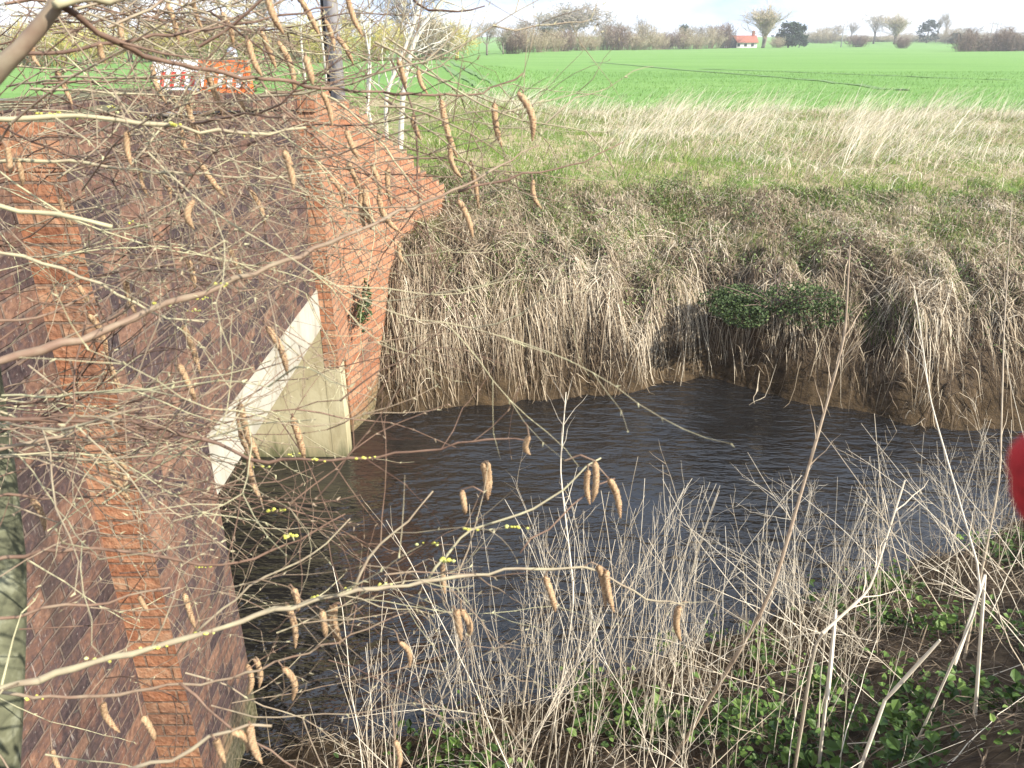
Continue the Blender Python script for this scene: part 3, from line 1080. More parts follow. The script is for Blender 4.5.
# leaves of low weeds: small folded leaves in clumps
def leaf_cloud(cx, cy, cz, n, spread, size, r, mb, tint=0.5, up=0.5):
    P = np.stack([cx + r.normal(0, spread, n), cy + r.normal(0, spread, n), cz + np.abs(r.normal(0, spread * 0.6, n))], 1)
    leaves(P, size * r.uniform(0.6, 1.3, n), r, mb, np.clip(r.normal(tint, 0.2, n), 0, 1), up)


def leaves(P, S, r, mb, tint, up=0.5):
    n = len(P)
    N = r.normal(0, 1, (n, 3)) * (1 - up)
    N[:, 2] = np.abs(N[:, 2]) + up
    N /= np.linalg.norm(N, axis=1, keepdims=True)
    A = np.cross(N, r.normal(0, 1, (n, 3)))
    A /= np.linalg.norm(A, axis=1, keepdims=True)
    B = np.cross(N, A)
    S = S[:, None]
    fold = N * S * 0.18
    v = np.stack([P - A * S * 0.5, P - A * S * 0.15 + B * S * 0.42 + fold, P + A * S * 0.25 + B * S * 0.3 + fold, P + A * S * 0.55,
                  P + A * S * 0.25 - B * S * 0.3 + fold, P - A * S * 0.15 - B * S * 0.42 + fold], 1).reshape(-1, 3)
    b = np.arange(n) * 6
    q = np.concatenate([np.stack([b, b + 3, b + 2, b + 1], 1), np.stack([b, b + 5, b + 4, b + 3], 1)])
    mb.add(v, q, None, np.repeat(tint, 6))


mb = MB()
r = np.random.default_rng(41)
for i in range(300):
    x = r.uniform(-0.9, 8.5)
    y = float(y_far(x)) + (0.3 + 2.6 * r.uniform() ** 0.7) * float(scale_x(x))
    if not wing_front(np.array([x]), np.array([y]))[0] or abs(x) > in_view(y):
        continue
    leaf_cloud(x, y, float(terrain(x, y)) + 0.06, int(r.uniform(12, 60)), r.uniform(0.06, 0.22), 0.03, r, mb, r.uniform(0.45, 1.0), 0.3)
tag(mb.build('bank_weeds', M['dull_leaf']), 'green weeds sprouting through the dead grass of the far bank', 'weeds', kind='stuff')

# near bank: leaves, litter
mb = MB()
r = np.random.default_rng(42)
for i in range(330):
    x = r.uniform(-0.9, 4.6)
    y = float(y_near(x)) - r.uniform(0.1, 2.6)
    if y < 1.6:
        continue
    px, py, dd = proj((x, y, float(terrain(x, y))))
    if patch(x * 2.2, y * 2.2) + r.uniform(-0.5, 0.5) < (0.15 if x < 1.3 else -0.2):
        continue
    leaf_cloud(x, y, float(terrain(x, y)) + 0.04, int(r.uniform(15, 45)), r.uniform(0.05, 0.12), 0.046 * r.uniform(0.6, 1.3), r, mb, r.uniform(0.1, 0.6), 0.5)  # low tint puts the shade among the stalks into the leaf colour
tag(mb.build('ground_ivy', M['leaf']), 'low green leaves covering the near bank', 'ground cover', kind='stuff')
mb = MB()
n = 5200
x = r.uniform(-1.6, 6.0, n)
y = y_near(x) - r.uniform(-0.05, 3.4, n)
z = np.maximum(terrain(x, y), 0.0)
a = r.uniform(0, 2 * math.pi, n)
h = r.uniform(0.15, 0.5, n)
P = np.zeros((n, 4, 3))
for k_ in range(4):
    f = k_ / 3
    P[:, k_, 0] = x + np.cos(a) * h * f
    P[:, k_, 1] = y + np.sin(a) * h * f
    P[:, k_, 2] = np.maximum(terrain(P[:, k_, 0], P[:, k_, 1]), 0.0) + 0.02 + 0.10 * math.sin(f * 3.0) * r.uniform(0.2, 1.2, n)
b = a + math.pi / 2
mb.ribbons(P, r.uniform(0.003, 0.007, n)[:, None] * np.array([[1, 1, 0.8, 0.3]]), np.stack([np.cos(b), np.sin(b), np.zeros(n)], 1), np.clip(r.normal(0.24, 0.18, n), 0, 1))  # tint lowered to paint in the shading of the stems above
tag(mb.build('leaf_litter', M['straw']), 'brown dead stems and litter lying on the near bank', 'litter', kind='stuff')


# ---------------------------------------------------------------- bramble on the far bank
def bush(name, loc, rx, ry_, rz_, n, size, mat, label, cat, seed, group=None, tint=0.4, stems=30, stem_mat='purple_twig'):
    r = np.random.default_rng(seed)
    root = empty(name, loc)
    tag(root, label, cat, group)
    m1 = MB()
    lob = r.normal(0, 1, (9, 3))
    lob /= np.linalg.norm(lob, axis=1, keepdims=True)
    lob[:, 2] = np.abs(lob[:, 2])
    lr = r.uniform(0.28, 0.55, 9)
    k = r.integers(0, 9, n)
    D = r.normal(0, 1, (n, 3))
    D /= np.linalg.norm(D, axis=1, keepdims=True)
    P = lob[k] * r.uniform(0.45, 0.85, 9)[k][:, None] + D * (lr[k] * r.uniform(0.4, 1.0, n) ** 0.4)[:, None]
    P = P * np.array([rx, ry_, rz_])
    P[:, 2] = np.maximum(P[:, 2], -0.3 * rz_)
    leaves(P, size * r.uniform(0.5, 1.7, n), r, m1, np.clip(r.normal(tint, 0.2, n), 0, 1), 0.3)
    m1.build('foliage', M[mat], root)
    m2 = MB()
    for i in range(stems):
        a = r.uniform(0, 6.28)
        e = np.array([math.cos(a) * rx, math.sin(a) * ry_, rz_ * r.uniform(0.3, 1.1)]) * r.uniform(0.6, 1.1)
        t_ = np.linspace(0, 1, 6)[:, None]
        pts = t_ * e + np.sin(t_ * 3.1) * np.array([0, 0, 0.1 * rz_])
        m2.tube(pts, np.linspace(0.008, 0.003, 6) * (rx / 0.6) ** 0.5, 4, r.uniform(0.1, 0.6))
    m2.build('stems', M[stem_mat], root)
    return root


bp = (3.3, 9.25, 1.05)
bush('bramble_bush', bp, 0.95, 0.55, 0.44, 6500, 0.024, 'dull_leaf', 'dark green bramble clump overhanging the shaded hollow in the far bank', 'bush', 51, tint=0.38)
bush('ivy_clump', (-1.62, 8.2, 1.35), 0.10, 0.22, 0.42, 300, 0.035, 'dull_leaf', 'small green ivy clump on the brick wall beside the concrete abutment', 'ivy', 52, tint=0.35, stems=8)
bush('nettle_patch', (4.9, 10.4, 1.35), 0.5, 0.4, 0.22, 700, 0.035, 'dull_leaf', 'green leafy patch on the right part of the far bank', 'weeds', 53, tint=0.45, stems=10)

# ---------------------------------------------------------------- dry stalks on the near bank
def stalk_mesh(seed, branchy):
    """one dead weed: an upright, slightly bent stalk 1 m high with side branches"""
    r = np.random.default_rng(seed)
    mb = MB()
    K = 10
    t_ = np.linspace(0, 1, K)
    bend = r.normal(0, 0.10, 2)
    wob = r.normal(0, 0.008, (K, 2)).cumsum(0)
    pts = np.stack([bend[0] * t_ ** 2 + wob[:, 0] * 0.5, bend[1] * t_ ** 2 + wob[:, 1] * 0.5, t_], 1)
    mb.tube(pts, np.linspace(0.0027, 0.0009, K), 5, r.uniform(0.5, 0.9))
    A, B, RA, RB = [], [], [], []

    def branch(p, d, L, r0, lev):
        n = 4
        q = p.copy()
        dd = d.copy()
        for i in range(n):
            dd = dd + r.normal(0, 0.10, 3) + np.array([0, 0, 0.07])
            dd /= np.linalg.norm(dd)
            e = q + dd * L / n
            A.append(q.copy()); B.append(e.copy())
            RA.append(r0 * (1 - 0.6 * i / n)); RB.append(r0 * (1 - 0.6 * (i + 1) / n))
            q = e
            if lev > 0 and i >= 1 and r.uniform() < 0.85:
                s = np.cross(dd, r.normal(0, 1, 3))
                s /= np.linalg.norm(s)
                nd = dd * 0.75 + s * 0.65
                branch(q, nd / np.linalg.norm(nd), L * r.uniform(0.3, 0.55), r0 * 0.6, lev - 1)

    nb = int(branchy * 9)
    for i in range(nb):
        f = r.uniform(0.35, 0.97)
        p = np.array([np.interp(f, t_, pts[:, j]) for j in range(3)])
        a = r.uniform(0, 6.28)
        el = r.uniform(0.6, 1.1)
        d = np.array([math.cos(a) * math.cos(el), math.sin(a) * math.cos(el), math.sin(el)])
        branch(p, d, r.uniform(0.10, 0.30) * (1.25 - f * 0.6), 0.0013, 1)
    if A:
        mb.segs(A, B, RA, RB, r.uniform(0.5, 0.85), 3)
    return mb.mesh('dry_stalk', M['stalk'], True)


stalk_meshes = [stalk_mesh(100 + i, 0.2 + 0.8 * (i % 4) / 3) for i in range(14)]
bare_meshes = [stalk_mesh(140 + i, 0.0 if i % 2 else 0.12) for i in range(5)]


def put_stalk(me, x, y, h, lean_x, lean_y, rz, label, group, thick=1.0, name='dry_stalk'):
    o = bpy.data.objects.new(name, me)
    C.objects.link(o)
    o.location = (x, y, max(float(terrain(x, y)), -0.1) - 0.02)
    d = Vector((lean_x, lean_y, 1.0))
    q = d.to_track_quat('Z', 'Y')
    o.rotation_euler = q.to_euler()
    if rz:
        o.rotation_euler = (q @ Vector((0, 0, 1)).to_track_quat('Z', 'Y')).to_euler()
    o.scale = (h * thick, h * thick, h)
    tag(o, label, 'dead stalk', group)
    return o


r = np.random.default_rng(61)
ST = {
    'left': ('dead weed stalk in front of the dark water left of centre', 'dead stalks left of the middle catkins'),
    'mid': ('bare dead weed stalk in the thicket at the bottom centre, in front of the water', 'dead stalks in the bottom centre thicket'),
    'right': ('straw-coloured dead stalk in the tangle at the right, above the green leaves', 'dead stalks in the right-hand tangle'),
    'far': ('thin dry stalk standing in the narrow right-hand end of the stream edge', 'dry stalks by the narrow end of the stream')}
count = 0
tries = 0
while count < 245 and tries < 4000:
    tries += 1
    x = r.uniform(-0.9, 5.2)
    d = abs(r.normal(0.55, 0.75))
    y = float(y_near(x)) - d + 0.1
    if y < 2.2:
        continue
    px, py, dd = proj((x, y, max(0.0, float(terrain(x, y)))))
    if px < 330 or px > 1120 or py > 900:
        continue
    if px > 640 and r.uniform() < 0.2:
        continue
    if px < 450 and r.uniform() < 0.6:
        continue
    h = r.uniform(0.75, 1.8) * (1.0 if px > 430 else 0.85)
    if px > 690:
        h *= 0.8
        if r.uniform() < 0.3:
            continue
    if px > 850:
        lean = (-0.28 + r.normal(0, 0.22), r.normal(0.1, 0.15))
    else:
        lean = (r.normal(0.02, 0.14), r.normal(0.05, 0.12))
    z = 'far' if y > 5.6 else ('left' if px < 500 else ('mid' if px < 800 else 'right'))
    me = stalk_meshes[int(r.integers(0, 14))] if r.uniform() < 0.72 else bare_meshes[int(r.integers(0, 5))]
    put_stalk(me, x, y, h, lean[0], lean[1], 0, ST[z][0], ST[z][1], r.uniform(0.5, 0.95))
    count += 1


# taller ones rooted nearer the camera, and pale canes leaning in from the right
r = np.random.default_rng(63)
for i in range(62):
    x = r.uniform(-0.75, 1.9)
    y = float(y_near(x)) - r.uniform(0.7, 1.9)
    put_stalk(stalk_meshes[int(r.integers(0, 14))] if i % 3 else bare_meshes[i % 5], x, max(y, 2.35), r.uniform(0.9, 1.5), r.normal(0.03, 0.13), r.normal(0.10, 0.12), 0,
              'tall dry weed stalk rooted at the bottom edge, nearest row of the thicket', 'nearest dry stalks', r.uniform(0.7, 1.1), 'tall_stalk')
for i in range(40):
    x = r.uniform(2.0, 4.6)
    y = float(y_near(x)) - r.uniform(0.5, 2.4)
    a = r.normal(-0.62, 0.30) if i % 4 else r.normal(0.5, 0.3)
    put_stalk(bare_meshes[i % 5] if i % 3 else stalk_meshes[int(r.integers(0, 14))], x, y, r.uniform(0.9, 1.8), a, r.normal(0.1, 0.25), 0,
              'long pale cane leaning across the others at the right side', 'leaning canes at the right', r.uniform(0.7, 1.1), 'leaning_cane')
for i in range(70):
    x = r.uniform(-0.3, 3.6)
    y = max(2.3, float(y_near(x)) - r.uniform(0.2, 2.6))
    a = r.uniform(0, 6.28)
    t_ = r.uniform(1.2, 3.2)
    put_stalk(bare_meshes[i % 5] if i % 2 else stalk_meshes[int(r.integers(0, 14))], x, y, r.uniform(0.6, 1.3), math.cos(a) * t_, math.sin(a) * t_ * 0.6, 0,
              'fallen dry stalk lying aslant over the green leaves of the near bank', 'fallen stalks on the near bank', r.uniform(0.9, 1.5), 'fallen_stalk')


# single stalks that stand out
def cane(pts, r0, r1, label, name='tall_cane', tint=0.55, seed=0, side=10):
    r = np.random.default_rng(seed)
    P = np.array(pts, float)
    t0 = np.linspace(0, 1, len(P))
    t_ = np.linspace(0, 1, 22)
    Q = np.stack([np.interp(t_, t0, P[:, j]) for j in range(3)], 1)
    Q[1:-1] = 0.25 * Q[:-2] + 0.5 * Q[1:-1] + 0.25 * Q[2:]
    rad = np.linspace(r0, r1, 22) * (1 + 0.18 * (np.arange(22) % 4 == 0))
    mb = MB()
    mb.tube(Q, rad, 7, tint)
    A, B, RA, RB = [], [], [], []
    for i in range(side):
        k = int(r.integers(8, 21))
        dd = (Q[k] - Q[k - 1])
        dd /= np.linalg.norm(dd)
        s = np.cross(dd, r.normal(0, 1, 3))
        s /= np.linalg.norm(s)
        d = dd * 0.8 + s * 0.5
        q = Q[k].copy()
        for j in range(4):
            e = q + d * 0.05 + r.normal(0, 0.006, 3)
            A.append(q); B.append(e); RA.append(r1 * (1 - j * 0.2)); RB.append(r1 * (0.8 - j * 0.2))
            q = e
    mb.segs(A, B, RA, RB, tint, 3)
    o = mb.build(name, M['stalk'])
    base = Q[0]
    o.data.transform(__import__('mathutils').Matrix.Translation(Vector(-base)))
    o.location = base
    tag(o, label, 'dead stalk')
    return o


def gz(x, y):
    return (x, y, float(terrain(x, y)) - 0.02)


b0 = gz(0.72, 2.75)
cane([b0, at_depth(770, 600, 3.35), at_depth(805, 480, 3.3), at_depth(845, 340, 3.2), at_depth(850, 245, 3.15)], 0.010, 0.003, 'tallest brown cane rising from the bottom edge past the far waterline', tint=0.25, seed=1)
cane([gz(1.35, 2.6), at_depth(815, 640, 2.9), at_depth(870, 590, 2.95), at_depth(905, 480, 3.0)], 0.008, 0.003, 'thick straw-coloured cane leaning right across the bottom right corner', tint=0.6, seed=2)
cane([gz(2.75, 3.6), at_depth(1000, 480, 4.6), at_depth(1004, 330, 4.6), at_depth(1012, 200, 4.5)], 0.007, 0.002, 'tall upright greenish cane near the right edge', tint=0.45, seed=3, side=4)
cane([gz(1.95, 2.7), at_depth(985, 590, 3.4), at_depth(930, 400, 3.5), at_depth(915, 290, 3.5)], 0.006, 0.002, 'slim pale cane leaning left at the right edge', tint=0.85, seed=4, side=6)
cane([gz(0.15, 2.85), at_depth(575, 600, 3.5), at_depth(560, 470, 3.5), at_depth(566, 392, 3.5)], 0.005, 0.002, 'thin upright pale stalk left of the pair of hanging catkins', tint=0.8, seed=5, side=9)
# snapped hollow stems on the near bank
for k_, (bx, by, kx, ky, ex, ey, dd, lab) in enumerate([
        (838, 690, 836, 610, 828, 700, 3.6, 'snapped pale reed stem bent double left of the green leaves'),
        (990, 670, 985, 575, 955, 665, 3.7, 'snapped pale reed stem bent over near the right edge'),
        (855, 768, 885, 700, 940, 640, 3.3, 'broken pale stem lying among the leaves in the bottom right')]):
    r = np.random.default_rng(200 + k_)
    A_, K_, E_ = at_depth(bx, by, dd), at_depth(kx, ky, dd), at_depth(ex, ey, dd - 0.15)
    A_[2] = min(A_[2], float(terrain(A_[0], A_[1])))
    mb = MB()
    mb.tube(np.stack([A_ + (K_ - A_) * f for f in np.linspace(0, 1, 6)]), [0.009, 0.0085, 0.0085, 0.008, 0.008, 0.007], 7, 0.85)
    mb.tube(np.stack([K_ + (E_ - K_) * f for f in np.linspace(0, 1, 6)]), [0.006, 0.008, 0.008, 0.0075, 0.007, 0.005], 7, 0.75)
    o = mb.build('broken_reed', M['stalk'])
    tag(o, lab, 'reed stem')

# ---------------------------------------------------------------- hazel in the foreground
hz = empty('hazel_shrub', (-1.15, 0.95, 2.3))
tag(hz, 'leafless hazel shrub with hanging brown catkins and yellow lichen reaching in from the left', 'shrub')
H0 = np.array([-1.15, 0.95, 2.3])
bark, twigs = MB(), MB()
samples_p, samples_r = [], []


def smooth_path(P, n):
    P = np.asarray(P, float)
    d = np.concatenate([[0], np.cumsum(np.linalg.norm(np.diff(P, axis=0), axis=1))])
    t_ = np.linspace(0, d[-1], n)
    Q = np.stack([np.interp(t_, d, P[:, j]) for j in range(P.shape[1])], 1)
    for _ in range(2):
        Q[1:-1] = 0.25 * Q[:-2] + 0.5 * Q[1:-1] + 0.25 * Q[2:]
    return Q


rh = np.random.default_rng(71)
SA, SB, SRA, SRB, STI = [], [], [], [], []


def twig(p, d, L, r0, lev, tint, droop=0.0, wig=0.16):
    n = max(3, int(L / 0.028))
    q = p.copy()
    dd = d / np.linalg.norm(d)
    for i in range(n):
        dd = dd + rh.normal(0, wig, 3) + np.array([0, 0, droop])
        dd /= np.linalg.norm(dd)
        e = q + dd * (L / n)
        f0, f1 = 1 - 0.65 * i / n, 1 - 0.65 * (i + 1) / n
        SA.append(q); SB.append(e); SRA.append(r0 * f0); SRB.append(r0 * f1); STI.append(tint)
        if i and rh.uniform() < 0.45:          # a bud at the node
            s = np.cross(dd, rh.normal(0, 1, 3))
            s /= np.linalg.norm(s)
            b0_, b1_ = e, e + (dd * 0.7 + s * 0.7) * 0.0055
            SA.append(b0_); SB.append(b1_); SRA.append(r0 * 0.9 + 0.0004); SRB.append(r0 * 0.3); STI.append(min(1, tint + 0.25))
        q = e
        if lev > 0 and i >= 1 and rh.uniform() < 0.33:
            s = np.cross(dd, rh.normal(0, 1, 3))
            s /= np.linalg.norm(s)
            nd = dd * 0.8 + s * 0.7
            twig(q, nd, L * rh.uniform(0.3, 0.6), r0 * 0.65, lev - 1, tint, droop)
        samples_p.append(e); samples_r.append(r0)


def bough(pix, depth, r0, r1, tint, side=0.5, n=None, slen=(0.06, 0.20), knob=0.12):
    """a branch traced through the view, given real depth per point"""
    dep = np.interp(np.linspace(0, 1, len(pix)), np.linspace(0, 1, len(depth)), depth)
    P = np.stack([at_depth(px, py, d) for (px, py), d in zip(pix, dep)])
    ln = np.linalg.norm(np.diff(P, axis=0), axis=1).sum()
    n = n or max(8, int(ln / 0.018))
    Q = smooth_path(P, n)
    Q += rh.normal(0, 0.0016, Q.shape)
    rad = 0.82 * np.linspace(r0, r1, n) * (1 + knob * rh.normal(0, 1, n).clip(-1, 2))
    bark.tube(Q, rad, 7, np.clip(tint + rh.normal(0, 0.05), 0, 1))
    for k in range(2, n - 1):
        samples_p.append(Q[k]); samples_r.append(rad[k])
        if rh.uniform() < side * 0.30:
            dd = Q[k] - Q[k - 1]
            dd /= np.linalg.norm(dd)
            s = np.cross(dd, rh.normal(0, 1, 3))
            s /= np.linalg.norm(s)
            twig(Q[k], dd * 0.75 + s * 0.7, rh.uniform(*slen), max(0.0007, rad[k] * 0.42), 1, np.clip(tint + rh.normal(0, 0.15), 0, 1))
    return Q


# trunks at the left edge
for pts, r_ in (([H0, at_depth(-6, 760, 1.25), at_depth(-2, 560, 1.3), at_depth(-30, 330, 1.3), at_depth(-60, 60, 1.2), at_depth(-60, -160, 1.1)], (0.050, 0.034)),
                ([H0 + [0.1, 0.1, 0], at_depth(-60, 700, 1.0), at_depth(-80, 300, 0.9), at_depth(-45, 120, 0.8)], (0.03, 0.014))):
    Q = smooth_path(pts, 26)
    Q += rh.normal(0, 0.004, Q.shape)
    tk = MB()
    tk.tube(Q - H0, np.linspace(r_[0], r_[1], 26) * (1 + 0.08 * rh.normal(0, 1, 26)), 14, 0.45)
    tk.build('trunk', M['moss_bark'], hz, True)

bough([(-70, 170), (-30, 112), (0, 72), (35, 30), (60, 2), (75, -45)], [0.62, 0.58], 0.0080, 0.0068, 0.48, 0.5)
bough([(58, 6), (85, -4), (110, 4), (140, -12)], [0.58, 0.66], 0.0045, 0.003, 0.85, 0.4)
bough([(60, 5), (123, 47), (157, 60), (200, 69), (256, 78), (294, 83), (356, 91), (420, 94), (470, 97), (522, 74)], [0.60, 0.85, 1.05], 0.0034, 0.0012, 0.2, 0.5)
bough([(-60, 118), (0, 120), (67, 116), (133, 118), (183, 127), (256, 137), (303, 127)], [0.75, 0.82, 0.9], 0.0038, 0.0016, 0.85, 0.5)
bough([(-50, 195), (0, 205), (50, 216), (75, 216), (110, 228)], [0.7, 0.72], 0.0034, 0.0022, 0.9, 0.5)
bough([(-70, 375), (0, 360), (70, 342), (102, 335), (158, 305), (225, 284), (304, 253), (367, 226), (408, 207), (460, 190), (520, 153), (541, 144)], [0.72, 0.85, 1.0], 0.0056, 0.0010, 0.55, 0.6)
bough([(460, 190), (500, 181), (560, 168), (600, 155), (622, 142)], [0.96, 1.02], 0.0020, 0.0009, 0.25, 0.4)
bough([(-60, 705), (0, 690), (90, 664), (139, 652), (195, 634), (259, 615), (350, 592), (427, 581), (500, 570), (590, 566), (650, 600), (684, 603)], [0.78, 0.85, 0.95], 0.0046, 0.0010, 0.72, 0.7)
bough([(-50, 690), (0, 694), (60, 697), (112, 696), (180, 684), (210, 684), (282, 660), (350, 637), (410, 612)], [0.9, 0.95], 0.0030, 0.0010, 0.4, 0.6)
bough([(-50, 418), (0, 420), (42, 421), (116, 420), (169, 430), (211, 441), (262, 463), (313, 458), (350, 461), (413, 451), (508, 436), (530, 438)], [0.78, 0.88, 0.95], 0.0034, 0.0012, 0.22, 0.5)
bough([(-50, 455), (0, 451), (49, 441), (95, 423), (141, 409), (193, 399), (256, 371), (300, 355)], [0.85, 0.95], 0.0030, 0.0010, 0.45, 0.6)
bough([(-50, 570), (0, 560), (56, 547), (105, 547), (150, 555), (195, 564), (232, 566), (262, 555), (300, 540), (346, 515)], [0.85, 0.92], 0.0034, 0.0010, 0.25, 0.6)
bough([(-50, 630), (0, 619), (56, 607), (116, 602), (170, 585)], [0.8, 0.85], 0.0028, 0.0012, 0.35, 0.5)
bough([(60, 790), (124, 768), (172, 761), (217, 735), (247, 716), (272, 726)], [0.72, 0.75], 0.0030, 0.0014, 0.6, 0.5)
bough([(-40, 235), (0, 250), (62, 268), (110, 290), (160, 318), (205, 322)], [0.85, 0.95], 0.0028, 0.0012, 0.7, 0.6)
bough([(-40, 160), (30, 158), (90, 165), (150, 172), (215, 175), (290, 178), (330, 172)], [0.9, 1.0], 0.0028, 0.0012, 0.75, 0.6)
bough([(-40, 60), (40, 55), (120, 42), (200, 30), (262, 22), (330, 5)], [0.8, 0.95], 0.0028, 0.0012, 0.15, 0.6)
bough([(256, 78), (290, 118), (330, 150), (370, 176), (420, 215)], [0.95, 1.0], 0.0020, 0.0009, 0.3, 0.6)
bough([(320, 92), (352, 110), (380, 140), (400, 172), (425, 200)], [1.0, 1.05], 0.0020, 0.0009, 0.85, 0.5)
bough([(195, 634), (262, 575), (320, 555), (352, 520)], [0.88, 0.92], 0.0018, 0.0009, 0.6, 0.6)
bough([(350, 592), (375, 545), (410, 520), (432, 492)], [0.9, 0.93], 0.0020, 0.0010, 0.6, 0.4)
bough([(427, 581), (440, 560), (470, 530), (505, 520), (545, 505), (585, 468), (600, 459)], [0.92, 0.95], 0.0020, 0.0011, 0.75, 0.4)
bough([(520, 552), (560, 520), (585, 490), (613, 478)], [0.95, 0.98], 0.0014, 0.0010, 0.35, 0.3)
bough([(180, 684), (215, 715), (255, 742), (300, 770)], [0.9, 0.9], 0.0022, 0.0012, 0.3, 0.7)
bough([(-40, 320), (30, 322), (80, 300), (120, 276), (170, 262), (230, 262)], [0.9, 1.0], 0.0026, 0.0010, 0.5, 0.6)
bough([(-30, 500), (20, 495), (70, 500), (130, 487), (210, 478)], [0.95, 1.0], 0.0022, 0.0010, 0.3, 0.6)
bough([(395, -20), (425, 12), (470, 12), (484, 5)], [1.1, 1.1], 0.0026, 0.0012, 0.15, 0.3)


# the mass of finer twigs: starts scattered through the shrub's volume, heading up-right
def mass(n, x0, x1, y0, y1, ang0, angs, L0, L1, d0, d1, lev=2, r0=0.0014):
    for _ in range(n):
        px, py = rh.uniform(x0, x1), rh.uniform(y0, y1)
        if 140 < px + 40 < 275 and 50 < py < 115 and rh.uniform() < 0.8:
            continue
        d = rh.uniform(d0, d1)
        a = math.radians(rh.normal(ang0, angs))
        right, upv, fw = np.array([1, 0, 0]), np.array([0, SP, CP]), np.array([0, CP, -SP])
        v = right * math.cos(a) + upv * math.sin(a) + fw * rh.normal(0.1, 0.35)
        twig(at_depth(px, py, d), v, rh.uniform(L0, L1), r0 * rh.uniform(0.7, 1.4), lev, float(np.clip(rh.normal(0.5, 0.25), 0, 1)), wig=0.11)


mass(165, -70, 210, -40, 195, 0, 28, 0.18, 0.5, 0.75, 1.8, r0=0.0013)
mass(85, 110, 400, -30, 190, -10, 30, 0.15, 0.4, 0.9, 1.8, r0=0.0012)
mass(48, -60, 130, 195, 520, 8, 24, 0.2, 0.45, 0.8, 1.5, r0=0.0012)
mass(20, 130, 330, 180, 430, 5, 32, 0.12, 0.3, 0.9, 1.5, 1, r0=0.0010)
mass(30, -50, 60, 395, 460, 0, 10, 0.25, 0.45, 0.85, 1.2, 1)
mass(20, -40, 230, 520, 760, 12, 30, 0.15, 0.4, 0.75, 1.3, r0=0.0012)
mass(9, 220, 430, 560, 720, 5, 35, 0.12, 0.28, 0.85, 1.1, 1, r0=0.0010)

twigs_A = [np.array(a) for a in (SA, SB)]
SPn = np.array(samples_p)
spx, spy, spd = proj(SPn)
CATK = [((33, 47), (39, 63)), ((100, 43), (104, 60)), ((152, 65), (167, 97)), ((172, 96), (180, 117)), ((187, 97), (207, 133)), ((207, 73), (223, 113)), ((182, 130), (195, 153)), ((200, 163), (226, 190)),
        ((160, 173), (168, 197)), ((127, 130), (137, 160)), ((7, 147), (15, 170)), ((17, 157), (23, 183)), ((193, 200), (197, 227)), ((167, 3), (178, 38)), ((193, 0), (201, 23)), ((238, 93), (247, 110)),
        ((267, -8), (277, 28)), ((261, 31), (275, 63)), ((278, 41), (294, 95)), ((294, -10), (316, 28)), ((347, -5), (362, 28)), ((337, 37), (353, 59)), ((305, 56), (312, 81)), ((322, 92), (331, 122)),
        ((441, 100), (459, 153)), ((494, 103), (503, 142)), ((412, 116), (422, 136)), ((418, 70), (428, 90)), ((450, 147), (461, 175)), ((470, 162), (478, 206)), ((458, 200), (475, 234)), ((378, 194), (403, 228)),
        ((362, 188), (372, 225)), ((372, 165), (379, 194)), ((388, 168), (396, 200)), ((348, 162), (360, 188)), ((518, 92), (536, 134)), ((533, 180), (542, 206)), ((229, 248), (243, 276)), ((77, 283), (91, 304)),
        ((88, 314), (105, 357)), ((107, 360), (123, 395)), ((183, 325), (200, 381)), ((179, 364), (195, 402)), ((125, 276), (142, 314)), ((187, 258), (196, 286)), ((239, 406), (253, 455)), ((109, 448), (134, 500)),
        ((119, 455), (137, 505)), ((267, 326), (285, 376)), ((292, 417), (308, 463)), ((240, 404), (262, 470)), ((365, 188), (373, 226)), ((400, 242), (406, 263)), ((32, 499), (45, 531)), ((184, 593), (199, 630)),
        ((139, 596), (150, 615)), ((103, 703), (116, 746)), ((142, 716), (152, 748)), ((52, 750), (62, 780)), ((247, 664), (251, 697)), ((255, 658), (261, 694)), ((283, 667), (296, 709)), ((287, 604), (298, 652)),
        ((250, 724), (270, 767)), ((232, 731), (246, 768)), ((216, 740), (226, 775)), ((250, 454), (266, 502)), ((322, 610), (327, 642)), ((331, 606), (341, 660)), ((335, 604), (346, 652)), ((293, 588), (300, 615)),
        ((399, 642), (404, 678)), ((443, 565), (447, 597)), ((456, 610), (466, 649)), ((461, 609), (470, 646)), ((483, 463), (487, 504)), ((487, 462), (491, 500)), ((462, 490), (468, 515)), ((529, 436), (533, 459)),
        ((395, 740), (402, 775)), ((588, 470), (593, 508)), ((595, 461), (600, 504)), ((609, 479), (625, 522)), ((545, 576), (554, 615)), ((598, 565), (609, 613)), ((606, 570), (620, 613)), ((679, 606), (688, 653)),
        ((56, 70), (70, 98)), ((222, 12), (232, 42)), ((120, 20), (130, 48)), ((248, 40), (262, 70)), ((325, 20), (334, 46)), ((140, 165), (150, 192)), ((250, 190), (262, 222)), ((330, 178), (340, 206)), ((60, 196), (72, 222)), ((284, 150), (295, 184)), ((398, 60), (407, 84)), ((346, 130), (356, 156))]


